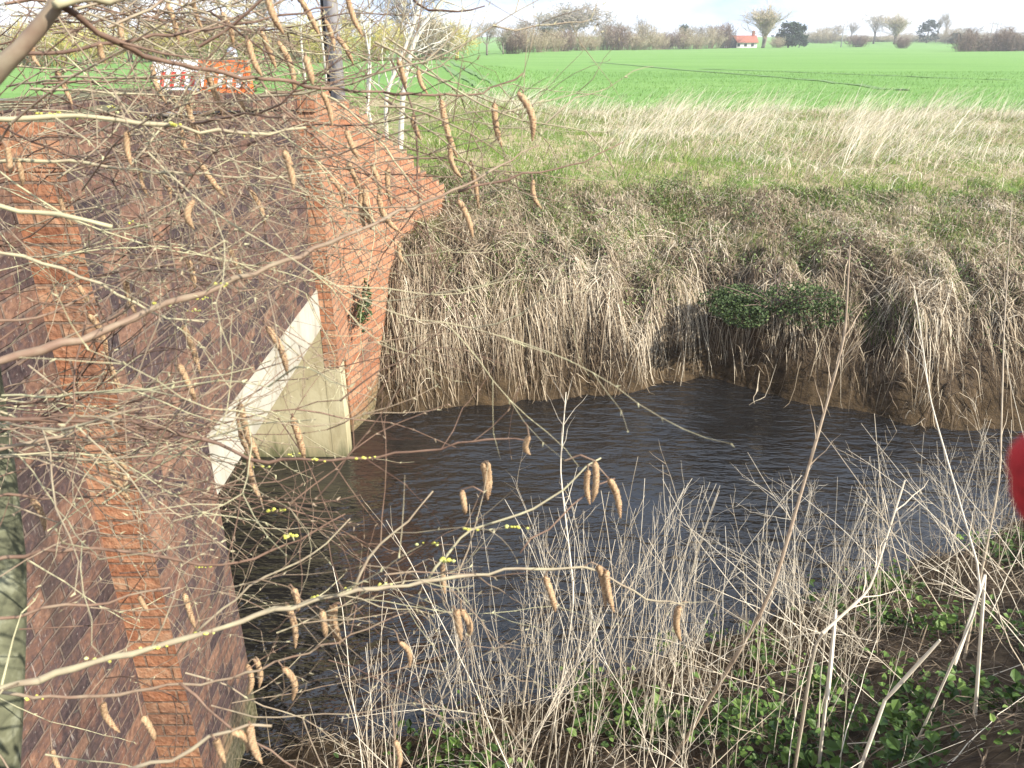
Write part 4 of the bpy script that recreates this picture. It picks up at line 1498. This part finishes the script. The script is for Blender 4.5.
def catkin_mesh(seed):
    r = np.random.default_rng(seed)
    K, Sg = 26, 9
    mb = MB()
    t_ = np.linspace(0, 1, K)
    prof = 0.088 * np.minimum(1, np.minimum((t_ + 0.03) / 0.12, (1.03 - t_) / 0.30)) ** 0.6 * (1.06 - 0.2 * t_)
    bx, by = r.normal(0, 0.10, 2)
    v, tn = [], []
    for k in range(K):
        for s in range(Sg):
            a = 2 * math.pi * s / Sg + k * math.pi / Sg
            rr = prof[k] * (1 + (0.17 if (k + s) % 2 == 0 else -0.13) + r.normal(0, 0.05))
            v.append((bx * math.sin(t_[k] * 3) + rr * math.cos(a), by * math.sin(t_[k] * 3) + rr * math.sin(a), -t_[k]))
            tn.append(0.78 if (k + s) % 2 == 0 else 0.2)
    q = [(k * Sg + s, k * Sg + (s + 1) % Sg, (k + 1) * Sg + (s + 1) % Sg, (k + 1) * Sg + s) for k in range(K - 1) for s in range(Sg)]
    mb.add(v, q, [(i, (i + 1) % Sg, 0) for i in range(1, Sg - 1)] + [((K - 1) * Sg, (K - 1) * Sg + i, (K - 1) * Sg + i + 1) for i in range(1, Sg - 1)], np.array(tn) + r.normal(0, 0.08, len(tn)))
    return mb.mesh('catkin', M['catkin'], True)


cmesh = [catkin_mesh(300 + i) for i in range(6)]
stA, stB, stRA, stRB, stT = [], [], [], [], []
for (tx, ty), (bx_, by_) in CATK:
    dpix = np.hypot(spx - tx, spy - ty) + np.where(spy > ty + 4, 25, 0) + np.where(spd > 1.25, 12, 0)
    j = int(np.argmin(dpix))
    d = float(np.clip(spd[j], 0.6, 1.2))
    T_ = at_depth(tx, ty, d)
    Bp = at_depth(bx_, by_, d)
    Lc = max(0.016, float(np.linalg.norm(Bp - T_)))
    Lc = min(Lc * 1.08, 0.085)
    S_ = SPn[j]
    mid_ = 0.5 * (S_ + T_) + np.array([0, 0, 0.004 + 0.1 * np.linalg.norm(S_ - T_)])
    for a_, b_ in ((S_, mid_), (mid_, T_)):
        stA.append(a_); stB.append(b_); stRA.append(0.0010); stRB.append(0.0008); stT.append(0.4)
    o = bpy.data.objects.new('catkin', cmesh[int(rh.integers(0, 6))])
    C.objects.link(o)
    o.parent = hz
    o.location = T_ - H0
    thick = (0.0019 + 0.0013 * Lc / 0.05 + 0.0006 * rh.uniform()) / 0.088
    o.scale = (thick, thick, Lc)
    tl = np.radians(np.arange(-20, 46, 3.0))
    ex, ey, _ = proj(T_[None] + np.stack([np.sin(tl), 0 * tl, -np.cos(tl)], 1) * Lc)
    want = math.atan2(by_ - ty, bx_ - tx)
    th = float(tl[int(np.argmin(np.abs(np.arctan2(ey - ty, ex - tx) - want)))]) * 0.8 + rh.normal(0, 0.06)
    o.rotation_euler = (rh.normal(0, 0.08), -th, 0)
    o.rotation_euler = (o.rotation_euler.to_matrix() @ __import__('mathutils').Matrix.Rotation(rh.uniform(0, 6.28), 3, 'Z')).to_euler()
for A_ in (SA, SB, stA, stB):
    pass
twigs.segs(np.array(SA) - H0, np.array(SB) - H0, SRA, SRB, STI, 4)
twigs.segs(np.array(stA) - H0, np.array(stB) - H0, stRA, stRB, stT, 4)
for i, v_ in enumerate(bark.v):
    bark.v[i] = v_ - H0.astype(np.float32)
bark.build('branches', M['twig'], hz, True)
twigs.build('twigs', M['twig'], hz, True)
# crusts of yellow lichen on the bark
LP = [(45, 118), (52, 117), (80, 117), (88, 117), (108, 108), (125, 101), (129, 110), (140, 119), (178, 126), (230, 283), (220, 287), (212, 290), (160, 305), (205, 300), (196, 308), (253, 463), (262, 464), (283, 468), (292, 457),
      (318, 455), (367, 457), (208, 633), (204, 633), (139, 628), (205, 565), (276, 512), (294, 540), (345, 590), (352, 588), (260, 600), (433, 545), (440, 560), (318, 603), (476, 575), (474, 527), (510, 519), (516, 527), (132, 219), (144, 224), (170, 702), (30, 692), (60, 672), (250, 137), (160, 652), (92, 662), (540, 505), (383, 590)]
for (px, py) in LP[::2] + LP[1::6]:
    j = int(np.argmin(np.hypot(spx - px, spy - py) + 400 * np.maximum(0, 0.002 - np.array(samples_r))))
    c = SPn[j]
    li = MB()
    for _ in range(7):
        n_ = 5
        rr = rh.uniform(0.0010, 0.0020)
        cc = c - H0 + rh.normal(0, 0.0012, 3) + np.array([rh.normal(0, 0.006), 0, 0.0004])
        li.tube([cc + [-rr * 1.3, 0, 0], cc + [-rr * 0.7, 0, 0], cc, cc + [rr * 0.7, 0, 0], cc + [rr * 1.3, 0, 0]], [rr * 0.2, rr * 0.8, rr, rr * 0.75, rr * 0.2], 6, rh.uniform(0.2, 1))
    li.build('lichen', M['lichen'], hz)

# ---------------------------------------------------------------- trees
def tree_segments(seed, h, spread, levels, kids, upright=0.3, trunk_f=0.35, thin=1.0, multi=1, twig_r=0.02):
    """recursive bare tree; returns trunk path and crown segments, base at the origin"""
    r = np.random.default_rng(seed)
    trunk, A, B, RA, RB, T = [], [], [], [], [], []

    def grow(p, d, L, r0, lev):
        n = 4 if lev > 1 else 3
        q = p.copy()
        for i in range(n):
            d = d + r.normal(0, 0.13 + 0.03 * (levels - lev), 3) + np.array([0, 0, upright * 0.12])
            d = d / np.linalg.norm(d)
            e = q + d * L / n
            A.append(q.copy()); B.append(e.copy())
            RA.append(max(twig_r, r0 * (1 - 0.5 * i / n))); RB.append(max(twig_r * 0.8, r0 * (1 - 0.5 * (i + 1) / n)))
            T.append(np.clip(0.25 + 0.18 * (levels - lev) + r.normal(0, 0.12), 0, 1))
            q = e
            if lev > 0:
                for _ in range(kids if i < n - 1 else kids + 1):
                    if r.uniform() < (0.72 if kids < 2 else 0.6):
                        s = np.cross(d, r.normal(0, 1, 3))
                        s /= np.linalg.norm(s)
                        nd = d * (0.55 + 0.5 * upright) + s * spread
                        grow(q, nd / np.linalg.norm(nd), L * r.uniform(0.52, 0.85), r0 * 0.5, lev - 1)

    for m_ in range(multi):
        off = np.array([r.normal(0, 0.25 * h * 0.06), r.normal(0, 0.2), 0]) if multi > 1 else np.zeros(3)
        lean = r.normal(0, 0.10 if multi > 1 else 0.04, 2)
        th = h * trunk_f
        K = 5
        P = np.stack([off + np.array([lean[0] * th * f, lean[1] * th * f, th * f]) for f in np.linspace(-0.03, 1, K)])
        trunk.append((P, np.linspace(1.0, 0.75, K) * 0.022 * h * thin))
        tips = P[-1]
        for k in range(2 + kids):
            a = r.uniform(0, 6.28)
            s = np.array([math.cos(a), math.sin(a), 0])
            nd = np.array([lean[0], lean[1], 1.0]) * (0.6 + upright) + s * spread * r.uniform(0.4, 1.1)
            grow(P[-1 - (k % 2)], nd / np.linalg.norm(nd), h * (1 - trunk_f) * r.uniform(0.36, 0.5), 0.012 * h * thin, levels)
    V = np.array(B)
    f = (h) / max(1e-6, V[:, 2].max())
    return trunk, np.array(A) * f, np.array(B) * f, np.array(RA), np.array(RB), np.array(T), f


def tree_proto(name, seed, h, spread, levels, kids, mat, bark_mat, **kw):
    tr, A, B, RA, RB, T, f = tree_segments(seed, h, spread, levels, kids, **kw)
    root = empty(name)
    m1 = MB()
    for P, rad in tr:
        m1.tube(P * f, rad, 8, 0.3)
    m1.build('trunk', M[bark_mat], root, True)
    m2 = MB()
    m2.segs(A, B, RA, RB, T, 3)
    m2.build('crown', M[mat], root)
    return root


def shrub_proto(name, seed, h, wd, nst, mat, twig_r=0.02):
    """a many-stemmed bush: sprays of fine twigs, uneven top"""
    r = np.random.default_rng(seed)
    A, B, RA, RB, T = [], [], [], [], []
    for i in range(nst):
        bx, by = r.normal(0, 0.24 * wd), r.normal(0, 0.18 * wd)
        L = h * r.uniform(0.55, 1.0) * (1 - 0.35 * (abs(bx) / wd))
        q = np.array([bx, by, -0.05])
        d = np.array([bx / wd * 0.9 + r.normal(0, 0.2), by / wd * 0.9 + r.normal(0, 0.2), 1.0])
        t_ = np.clip(r.normal(0.5, 0.2), 0, 1)
        for k in range(5):
            d = d + r.normal(0, 0.12, 3)
            d /= np.linalg.norm(d)
            e = q + d * L / 5
            A.append(q); B.append(e); RA.append(max(twig_r, 0.035 * (1 - k / 5))); RB.append(max(twig_r, 0.035 * (0.8 - k / 5))); T.append(t_ * 0.8)
            for _ in range(4 if k else 1):
                s = np.cross(d, r.normal(0, 1, 3))
                s /= np.linalg.norm(s)
                nd = d * 0.8 + s * 0.8
                e2 = e + nd * L * r.uniform(0.10, 0.26)
                A.append(e); B.append(e2); RA.append(twig_r * 1.1); RB.append(twig_r * 0.6); T.append(np.clip(t_ + r.normal(0.1, 0.12), 0, 1))
                for _ in range(2):
                    m_ = e + (e2 - e) * r.uniform(0.3, 1)
                    A.append(m_); B.append(m_ + r.normal(0, 0.06 * L, 3)); RA.append(twig_r); RB.append(twig_r * 0.5); T.append(np.clip(t_ + r.normal(0.2, 0.12), 0, 1))
            q = e
    root = empty(name)
    n0 = len(A)
    A, B = np.array(A), np.array(B)
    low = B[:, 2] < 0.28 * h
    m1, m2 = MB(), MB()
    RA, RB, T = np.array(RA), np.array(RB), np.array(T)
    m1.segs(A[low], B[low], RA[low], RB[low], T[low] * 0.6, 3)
    m1.build('stems', M[mat], root)
    m2.segs(A[~low], B[~low], RA[~low], RB[~low], T[~low], 3)
    m2.build('crown', M[mat], root)
    return root


def evergreen_proto(name, seed, h, wd, mat, cone=0.5, n=2600, size=0.45):
    r = np.random.default_rng(seed)
    root = empty(name)
    m1 = MB()
    m1.tube([(0, 0, -0.2), (0.05, 0, h * 0.4), (0, 0.05, h * 0.85)], [0.22, 0.16, 0.06], 8, 0.3)
    m1.build('trunk', M['far_twig'], root, True)
    m2 = MB()
    nl = 26
    f = r.uniform(0.12, 0.95, nl)
    rad = wd * 0.5 * ((1 - f) ** cone) * r.uniform(0.45, 0.95, nl)
    a = r.uniform(0, 6.28, nl)
    cen = np.stack([np.cos(a) * rad, np.sin(a) * rad, f * h], 1)
    k = r.integers(0, nl, n)
    P = cen[k] + r.normal(0, 1, (n, 3)) * np.array([wd * 0.10, wd * 0.10, h * 0.05])
    P[:, 2] = np.clip(P[:, 2], 0.3, h * 1.02)
    leaves(P, size * r.uniform(0.6, 1.3, n), r, m2, np.clip(r.normal(0.45, 0.25, n), 0, 1), 0.3)
    m2.build('crown', M[mat], root)
    return root


protos = {}


def place_tree(key, px, dist, top, wpx, label, group=None, rz=None, cat='tree', sink=0.0):
    """stand a tree at ground distance dist where the view crosses pixel column px; height from its top row"""
    name, proto, h0 = protos[key]
    cr_ = [c for c in proto.children if c.name.startswith('crown')][0]
    co = np.empty(len(cr_.data.vertices) * 3, np.float32)
    cr_.data.vertices.foreach_get('co', co)
    co = co.reshape(-1, 3)
    w0 = float(np.subtract(*np.percentile(co[:, 0], [97, 3])) + np.subtract(*np.percentile(co[:, 1], [97, 3]))) / 2
    x_mid, y_mid = float(np.median(co[:, 0])), float(np.median(co[:, 1]))
    dep = dist * CP + (CAMH - 1.6) * SP
    x = (px - 512) / FPX * dep
    z0 = float(terrain(x, dist))
    zt = at_y(px, top, dist)[2]
    s = (zt - z0) / h0
    used = proto.get('used', 0)
    o = proto if not used else copy_tree(proto)
    proto['used'] = 1
    o.location = (x, dist, z0 - sink)
    sw_ = wpx / FPX * dep / w0
    o.scale = (sw_, sw_, s)
    o.rotation_euler = (0, 0, random.uniform(0, 6.28) if rz is None else rz)
    for k_ in ('label', 'category', 'group'):
        if k_ in o:
            del o[k_]
    tag(o, label, cat, group)
    if 'used' in o and o is not proto:
        del o['used']
    return o


protos['oak'] = ('bare_tree', tree_proto('bare_tree', 401, 10.5, 0.85, 4, 2, 'far_twig', 'far_twig', upright=0.12, trunk_f=0.28, thin=1.15, twig_r=0.04), 10.5)
protos['ash'] = ('bare_tree', tree_proto('bare_tree', 402, 9, 0.7, 3, 2, 'far_twig', 'far_twig', upright=0.35, trunk_f=0.3, thin=1.0, twig_r=0.022), 9)
protos['slim'] = ('bare_tree', tree_proto('bare_tree', 403, 9, 0.5, 3, 2, 'far_twig', 'far_twig', upright=0.6, trunk_f=0.35, thin=0.7, twig_r=0.02), 9)
protos['poplar'] = ('poplar_tree', tree_proto('poplar_tree', 404, 11, 0.42, 3, 2, 'beige_twig', 'far_twig', upright=0.9, trunk_f=0.25, thin=0.7, multi=3, twig_r=0.022), 11)
protos['willow'] = ('willow_tree', tree_proto('willow_tree', 405, 6, 0.7, 3, 2, 'willow', 'willow', upright=0.35, trunk_f=0.15, thin=0.9, multi=2, twig_r=0.026), 6)
protos['shrub'] = ('bare_shrub', shrub_proto('bare_shrub', 411, 4.5, 4.5, 90, 'beige_twig'), 4.5)
protos['thorn'] = ('thorn_shrub', shrub_proto('thorn_shrub', 412, 4, 4.5, 110, 'purple_twig', 0.022), 4)
protos['olive'] = ('olive_shrub', shrub_proto('olive_shrub', 413, 5, 5, 90, 'willow', 0.018), 5)
protos['ever'] = ('evergreen_tree', evergreen_proto('evergreen_tree', 421, 6, 6.4, 'evergreen', 0.55), 6)
protos['cedar'] = ('cedar_tree', evergreen_proto('cedar_tree', 422, 6, 5, 'evergreen', 0.25, n=1100, size=0.4), 6)


def line_d(px):
    return float(np.interp(px, [0, 300, 440, 520, 600, 700, 740], [62, 78, 95, 125, 165, 205, 215]))


# left part of the tree line, seen through the hazel
rt = np.random.default_rng(81)
for i, px in enumerate(range(-30, 430, 27)):
    d = line_d(px) + rt.uniform(-5, 9)
    key = ['olive', 'ash', 'shrub', 'olive', 'slim'][i % 5]
    top = {'olive': rt.uniform(12, 30), 'ash': rt.uniform(-60, -20), 'shrub': rt.uniform(14, 32), 'slim': rt.uniform(-40, 0)}[key]
    lab = {'olive': 'olive-yellow shrub in the tree line behind the hazel twigs at left', 'ash': 'tall bare tree in the tree line behind the hazel twigs at left',
           'shrub': 'beige leafless shrub in the tree line behind the hazel twigs at left', 'slim': 'slim bare tree in the tree line behind the hazel twigs at left'}[key]
    place_tree(key, px, d, top, {'olive': 56, 'ash': 62, 'shrub': 50, 'slim': 36}[key] * rt.uniform(0.9, 1.2), lab, {'olive': 'olive shrubs at left', 'ash': 'tall bare trees at left', 'shrub': 'beige shrubs at left', 'slim': 'slim bare trees at left'}[key], cat='shrub' if key in ('olive', 'shrub') else 'tree')
place_tree('willow', 456, 95, 9, 38, 'bushy yellow willow left of the bare tree line')
place_tree('ever', 431, 100, 24, 18, 'small dark evergreen beside the yellow willow')
place_tree('ash', 487, 112, 14, 30, 'grey bare tree just right of the yellow willow')
place_tree('slim', 503, 118, 20, 18, 'thin bare tree with gap to the field on its left, right of the willow', None)
for i, px in enumerate(range(514, 735, 13)):
    d = line_d(px) + rt.uniform(-4, 5)
    key = 'shrub' if i % 4 else 'thorn'
    top = rt.uniform(24, 35) if px < 700 else rt.uniform(22, 30)
    place_tree(key, px + rt.uniform(-3, 3), d, top, rt.uniform(17, 26), 'beige leafless shrub in the hedgerow along the far field edge left of the house' if key == 'shrub' else 'darker purplish shrub in the hedgerow left of the house',
               'beige hedgerow shrubs' if key == 'shrub' else 'dark hedgerow shrubs', cat='shrub')
place_tree('ash', 524, 135, 13, 26, 'grey bare tree left of the large oak, rising over the hedgerow')
place_tree('slim', 607, 185, 15, 14, 'slim bare tree just right of the large oak')
place_tree('ash', 622, 192, 17, 22, 'small round bare tree between the oak and the slender pale tree')
place_tree('oak', 571, 178, -1, 60, 'large round-crowned bare oak standing above the hedgerow')
place_tree('ever', 546, 150, 28, 14, 'ivy-green evergreen shrub below the large oak', cat='shrub')
place_tree('slim', 641, 195, 10, 12, 'slender pale bare tree poking above the middle of the hedgerow')
place_tree('ever', 683, 212, 25, 11, 'dark narrow evergreen near the right end of the hedgerow')
place_tree('ash', 712, 222, 20, 26, 'bare tree just left of the red-roofed house')
place_tree('ash', 694, 222, 22, 22, 'low bare tree left of the house, behind the narrow evergreen')
place_tree('poplar', 764, 214, -2, 30, 'tall pale many-stemmed bare tree right of the house')
place_tree('ever', 788, 225, 22, 23, 'broad dark evergreen right of the tall pale tree')
place_tree('ever', 799, 228, 25, 12, 'smaller dark evergreen at the right flank of the broad one')
place_tree('shrub', 778, 222, 37, 16, 'low beige shrub at the foot of the broad dark evergreen', cat='shrub')
place_tree('shrub', 822, 300, 29, 26, 'beige shrub left of the single far utility pole', cat='shrub')
place_tree('ash', 830, 310, 22, 26, 'bare tree behind the single far utility pole')
place_tree('slim', 850, 300, 15, 11, 'thin dark bare tree right of the single far utility pole')
place_tree('thorn', 857, 235, 35, 17, 'orange-brown round bush at the field edge below the thin dark tree', cat='shrub')
place_tree('ash', 873, 290, 7, 26, 'tall dark spreading bare tree left of the pale twin stems')
place_tree('poplar', 895, 285, 8, 24, 'pale fan-shaped group of bare stems right of the tall dark tree')
place_tree('thorn', 902, 205, 37, 13, 'isolated round dark bush standing in the field', cat='shrub')
place_tree('cedar', 926, 300, 20, 16, 'dark flat-topped conifer right of the isolated bush')
place_tree('slim', 935, 310, 6, 9, 'left one of two slim upright bare trees behind the conifer')
place_tree('slim', 944, 312, 6, 9, 'right one of two slim upright bare trees behind the conifer')
place_tree('shrub', 950, 290, 28, 24, 'beige thicket right of the two slim upright trees', cat='shrub')
place_tree('ash', 965, 300, 24, 26, 'low spreading bare tree above the left end of the right hedge')
place_tree('ever', 955, 285, 33, 10, 'dark green shrub in the thicket left of the right hedge', cat='shrub')
for i, px in enumerate(range(812, 1060, 22)):
    place_tree('shrub', px, 330 + rt.uniform(-10, 10), rt.uniform(32, 36), 34, 'faint low shrub in the farthest hedge line on the right', 'shrubs of the farthest hedge', cat='shrub')
# dark hedge at right: one clipped row
hroot = empty('field_hedge', (0, 0, 0))
hroot['label'] = 'dark purplish leafless hedge along the field edge at the far right'
hroot['category'] = 'hedge'
stem_m, crown_m = MB(), MB()
rs = np.random.default_rng(91)
hd = 160.0
hdep = hd * CP + 2.6 * SP
hx0, hx1 = (956 - 512) / FPX * hdep, (1090 - 512) / FPX * hdep
hz0 = float(terrain(hx0, hd))
hroot.location = (hx0, hd, hz0)
A, B, T = [], [], []
for i in range(900):
    x = rs.uniform(0, hx1 - hx0)
    y = rs.normal(0, 0.8)
    hgt = 3.3 + 0.6 * math.sin(x * 0.9) + 0.4 * math.sin(x * 2.3 + 1)
    L_ = hgt * rs.uniform(0.5, 1.0)
    q = np.array([x, y, 0.0])
    d = np.array([rs.normal(0, 0.25), rs.normal(0, 0.2), 1])
    tv = np.clip(rs.normal(0.45, 0.2), 0, 1)
    for k in range(4):
        d = d + rs.normal(0, 0.15, 3)
        d /= np.linalg.norm(d)
        e = q + d * L_ / 4
        A.append(q); B.append(e); T.append(tv)
        for _ in range(4):
            A.append(e); B.append(e + rs.normal(0, 0.14 * L_, 3)); T.append(np.clip(tv + rs.normal(0.05, 0.15), 0, 1))
        q = e
A, B, T = np.array(A), np.array(B), np.array(T)
B[:, 2] = np.maximum(B[:, 2], 0.0)
low = B[:, 2] < 1.0
rr = np.full(len(A), 0.024)
stem_m.segs(A[low], B[low], rr[low], rr[low] * 0.8, T[low], 3)
crown_m.segs(A[~low], B[~low], rr[~low], rr[~low] * 0.6, T[~low], 3)
stem_m.build('stems', M['purple_twig'], hroot)
crown_m.build('crown', M['purple_twig'], hroot)
place_tree('shrub', 1002, 163, 27, 18, 'beige bush rising above the dark hedge at the far right', cat='shrub')

# pale saplings between the parapet end and the field
sap = empty('young_tree', (*at_y(392, 118, 11.5)[:2], 0))
SB0 = np.array([sap.location.x, 11.5, float(terrain(sap.location.x, 11.5))])
sap.location = SB0
tag(sap, 'pale-barked leaning young tree with two stems beside the parapet end', 'tree')
tm, cm_ = MB(), MB()
SA, SB, SRA, SRB, STI = [], [], [], [], []
for pix, r0_ in (([(396, 130), (403, 91), (407, 68), (412, 44), (424, 24), (443, 0), (462, -28), (480, -70)], 0.045), ([(385, 128), (385, 91), (392, 80), (405, 49), (415, 22), (421, 0), (428, -30), (430, -70)], 0.034)):
    P = np.stack([at_y(px, py, 11.5 + 0.05 * i) for i, (px, py) in enumerate(pix)])
    P[0, 2] = min(P[0, 2], SB0[2] - 0.05)
    Q = smooth_path(P, 22)
    tm.tube(Q - SB0, np.linspace(r0_, r0_ * 0.45, 22), 9, 0.6)
    for k in range(7, 21):
        for _ in range(2):
            dd = Q[k] - Q[k - 1]
            dd /= np.linalg.norm(dd)
            s = np.cross(dd, rh.normal(0, 1, 3))
            s /= np.linalg.norm(s)
            q = Q[k].copy()
            d = dd * 0.7 + s * 0.8
            Lb = rh.uniform(0.3, 0.9)
            for j in range(5):
                d = d + rh.normal(0, 0.15, 3)
                d /= np.linalg.norm(d)
                e = q + d * Lb / 5
                SA.append(q); SB.append(e); SRA.append(0.010 * (1 - j * 0.15)); SRB.append(0.010 * (0.85 - j * 0.15)); STI.append(rh.uniform(0.3, 0.9))
                if j > 0:
                    SA.append(e); SB.append(e + (d + rh.normal(0, 0.6, 3)) * 0.16); SRA.append(0.005); SRB.append(0.003); STI.append(rh.uniform(0.3, 0.9))
                q = e
tm.build('trunk', M['pale_bark'], sap, True)
cm_.segs(np.array(SA) - SB0, np.array(SB) - SB0, SRA, SRB, STI, 4)
cm_.build('branches', M['pale_bark'], sap)


def sapling(px, base_py, top_py, yd, r0_, label, seed):
    r = np.random.default_rng(seed)
    b_ = at_y(px, base_py, yd)
    b_[2] = float(terrain(b_[0], yd)) - 0.03
    t_ = at_y(px + r.uniform(-6, 6), top_py, yd)
    root = empty('sapling', b_)
    tag(root, label, 'sapling', 'saplings behind the wing wall')
    Q = smooth_path([b_, b_ + (t_ - b_) * 0.35 + r.normal(0, 0.05, 3), b_ + (t_ - b_) * 0.7 + r.normal(0, 0.06, 3), t_], 14) - b_
    m1, m2 = MB(), MB()
    m1.tube(Q, np.linspace(r0_, r0_ * 0.4, 14), 8, 0.65)
    A, B, ra, rb = [], [], [], []
    for k in range(3, 14):
        for _ in range(2):
            q = Q[k].copy()
            d = np.array([r.normal(0, 0.8), r.normal(0, 0.8), r.uniform(0.3, 1.0)])
            for j in range(4):
                d = d + r.normal(0, 0.2, 3)
                d /= np.linalg.norm(d)
                e = q + d * r.uniform(0.08, 0.2)
                A.append(q); B.append(e); ra.append(0.006 - j * 0.001); rb.append(0.005 - j * 0.001)
                q = e
    m1.build('trunk', M['pale_bark'], root, True)
    m2.segs(A, B, ra, rb, 0.45, 4)
    m2.build('branches', M['twig'], root)


sapling(319, 92, 20, 10.6, 0.032, 'whitish sapling just left of the grey pole', 1)
sapling(363, 105, 8, 11.2, 0.026, 'slim pale sapling right of the grey pole', 2)
sapling(374, 112, -20, 12.5, 0.022, 'thin sapling between the grey pole and the leaning two-stemmed tree', 3)
sapling(300, 92, -30, 13.0, 0.026, 'tall thin sapling behind the parapet, left of the whitish one', 4)

# ---------------------------------------------------------------- far house and utility poles
hd = 222.0
hc = at_y(741, 46, hd)
house = empty('farmhouse', (hc[0], hd, float(terrain(hc[0], hd))))
tag(house, 'white farmhouse with red tiled roof at the end of the hedgerow', 'house')
mb = MB()
mb.box((-3.2, 0, -0.3), (4.2, 5, 1.3))
hw = mb.build('wall', M['house_wall'], house)
mb = MB()
for x0, x1 in ((-3.5, 4.5),):
    v = [(x0, -0.35, 1.25), (x1, -0.35, 1.25), (x1, 2.5, 3.0), (x0, 2.5, 3.0), (x1, 5.35, 1.25), (x0, 5.35, 1.25)]
    mb.add(v, [(0, 1, 2, 3), (3, 2, 4, 5), (0, 5, 4, 1)], [(0, 3, 5), (1, 4, 2)])
rf = mb.build('roof', M['house_roof'], house)
mb = MB()
mb.box((3.3, 2.1, 2.5), (3.9, 2.9, 4.1))
mb.build('chimney', M['house_roof'], rf)
mb = MB()
v = [(-3.6, -1.6, -0.3), (-1.6, -1.6, -0.3), (-1.6, -1.6, 1.5), (-2.6, -1.6, 2.6), (-3.6, -1.6, 1.5), (-3.6, -0.01, -0.3), (-1.6, -0.01, -0.3), (-1.6, -0.01, 1.5), (-2.6, -0.01, 2.6), (-3.6, -0.01, 1.5)]
mb.add(v, [(0, 1, 2, 4), (1, 6, 7, 2), (0, 4, 9, 5), (2, 7, 8, 3), (4, 3, 8, 9)], [(4, 2, 3)])
mb.build('porch', M['house_dark'], house)
for wx in (-0.6, 1.2, 3.0):
    mb = MB()
    mb.box((wx - 0.35, -0.06, 0.35), (wx + 0.35, -0.02, 1.05))
    mb.build('window', M['glass'], house)


def far_pole(px, dist, top, label, group=None):
    b_ = at_y(px, 46, dist)
    z0 = float(terrain(b_[0], dist))
    h = at_y(px, top, dist)[2] - z0
    root = empty('utility_pole', (b_[0], dist, z0))
    tag(root, label, 'utility pole', group)
    m1 = MB()
    m1.tube([(0, 0, -0.3), (0, 0, h / 2), (0, 0, h)], [0.17, 0.15, 0.12], 8)
    m1.build('shaft', M['pole'], root, True)
    m2 = MB()
    m2.box((-1.1, -0.06, h - 0.75), (1.1, 0.06, h - 0.58))
    cx = m2.build('crossarm', M['pole'], root)
    for sx in (-0.95, 0, 0.95):
        m3 = MB()
        m3.tube([(sx, 0, h - 0.58), (sx, 0, h - 0.4), (sx, 0, h - 0.3)], [0.07, 0.09, 0.04], 8)
        m3.build('insulator', M['dark'], cx, True)


far_pole(841, 235, 24, 'single far utility pole among the shrubs right of the house')
far_pole(988, 240, 21, 'left pole of the far pair above the right hedge')
far_pole(993, 255, 22, 'right pole of the far pair above the right hedge')

# ---------------------------------------------------------------- gloved hand at the right edge, close to the lens
def skin_obj(name, verts, edges, radii, mat, parent, root_i=0):
    me = bpy.data.meshes.new(name)
    me.from_pydata([tuple(v) for v in verts], edges, [])
    o = bpy.data.objects.new(name, me)
    C.objects.link(o)
    o.parent = parent
    md = o.modifiers.new('skin', 'SKIN')
    md.use_smooth_shade = True
    for i, r_ in enumerate(radii):
        me.skin_vertices[0].data[i].radius = (r_, r_)
        me.skin_vertices[0].data[i].use_root = (i == root_i)
    sb = o.modifiers.new('sub', 'SUBSURF')
    sb.levels = sb.render_levels = 2
    me.materials.append(mat)
    return o


gd = 0.105
tip = at_depth(1143, 502, gd)
gl = empty('glove', tip)
tag(gl, 'red woollen gloved hand with one fingertip showing at the right edge', 'glove')
verts = [(0.125, 0.02, -0.06), (0.085, 0.012, -0.035), (0.055, 0.006, -0.012)]
edges = [(0, 1), (1, 2)]
radii = [0.026, 0.030, 0.028]
for f_, (dz, ln, dyy) in enumerate([(0.014, 0.060, 0.0), (0.0, 0.052, 0.02), (-0.014, 0.050, 0.034), (-0.026, 0.040, 0.044)]):
    b_ = len(verts)
    x0 = 0.058
    verts += [(x0 - 0.006, 0.004 + dyy, dz - 0.006), (x0 - ln * 0.55, 0.002 + dyy, dz), (x0 - ln * 0.97, 0.006 + dyy, dz - 0.005 if f_ else dz - 0.013)]
    edges += [(2, b_), (b_, b_ + 1), (b_ + 1, b_ + 2)]
    radii += [0.010, 0.0092, 0.0075]
b_ = len(verts)
verts += [(0.085, 0.0, -0.005), (0.065, -0.012, 0.022), (0.05, -0.014, 0.038)]
edges += [(1, b_), (b_, b_ + 1), (b_ + 1, b_ + 2)]
radii += [0.013, 0.011, 0.008]
skin_obj('hand', verts, edges, radii, M['glove'], gl)
mb = MB()
mb.tube([(0.118, 0.019, -0.056), (0.135, 0.022, -0.066), (0.16, 0.027, -0.082)], [0.033, 0.035, 0.034], 16)
mb.build('cuff', M['glove'], gl, True)
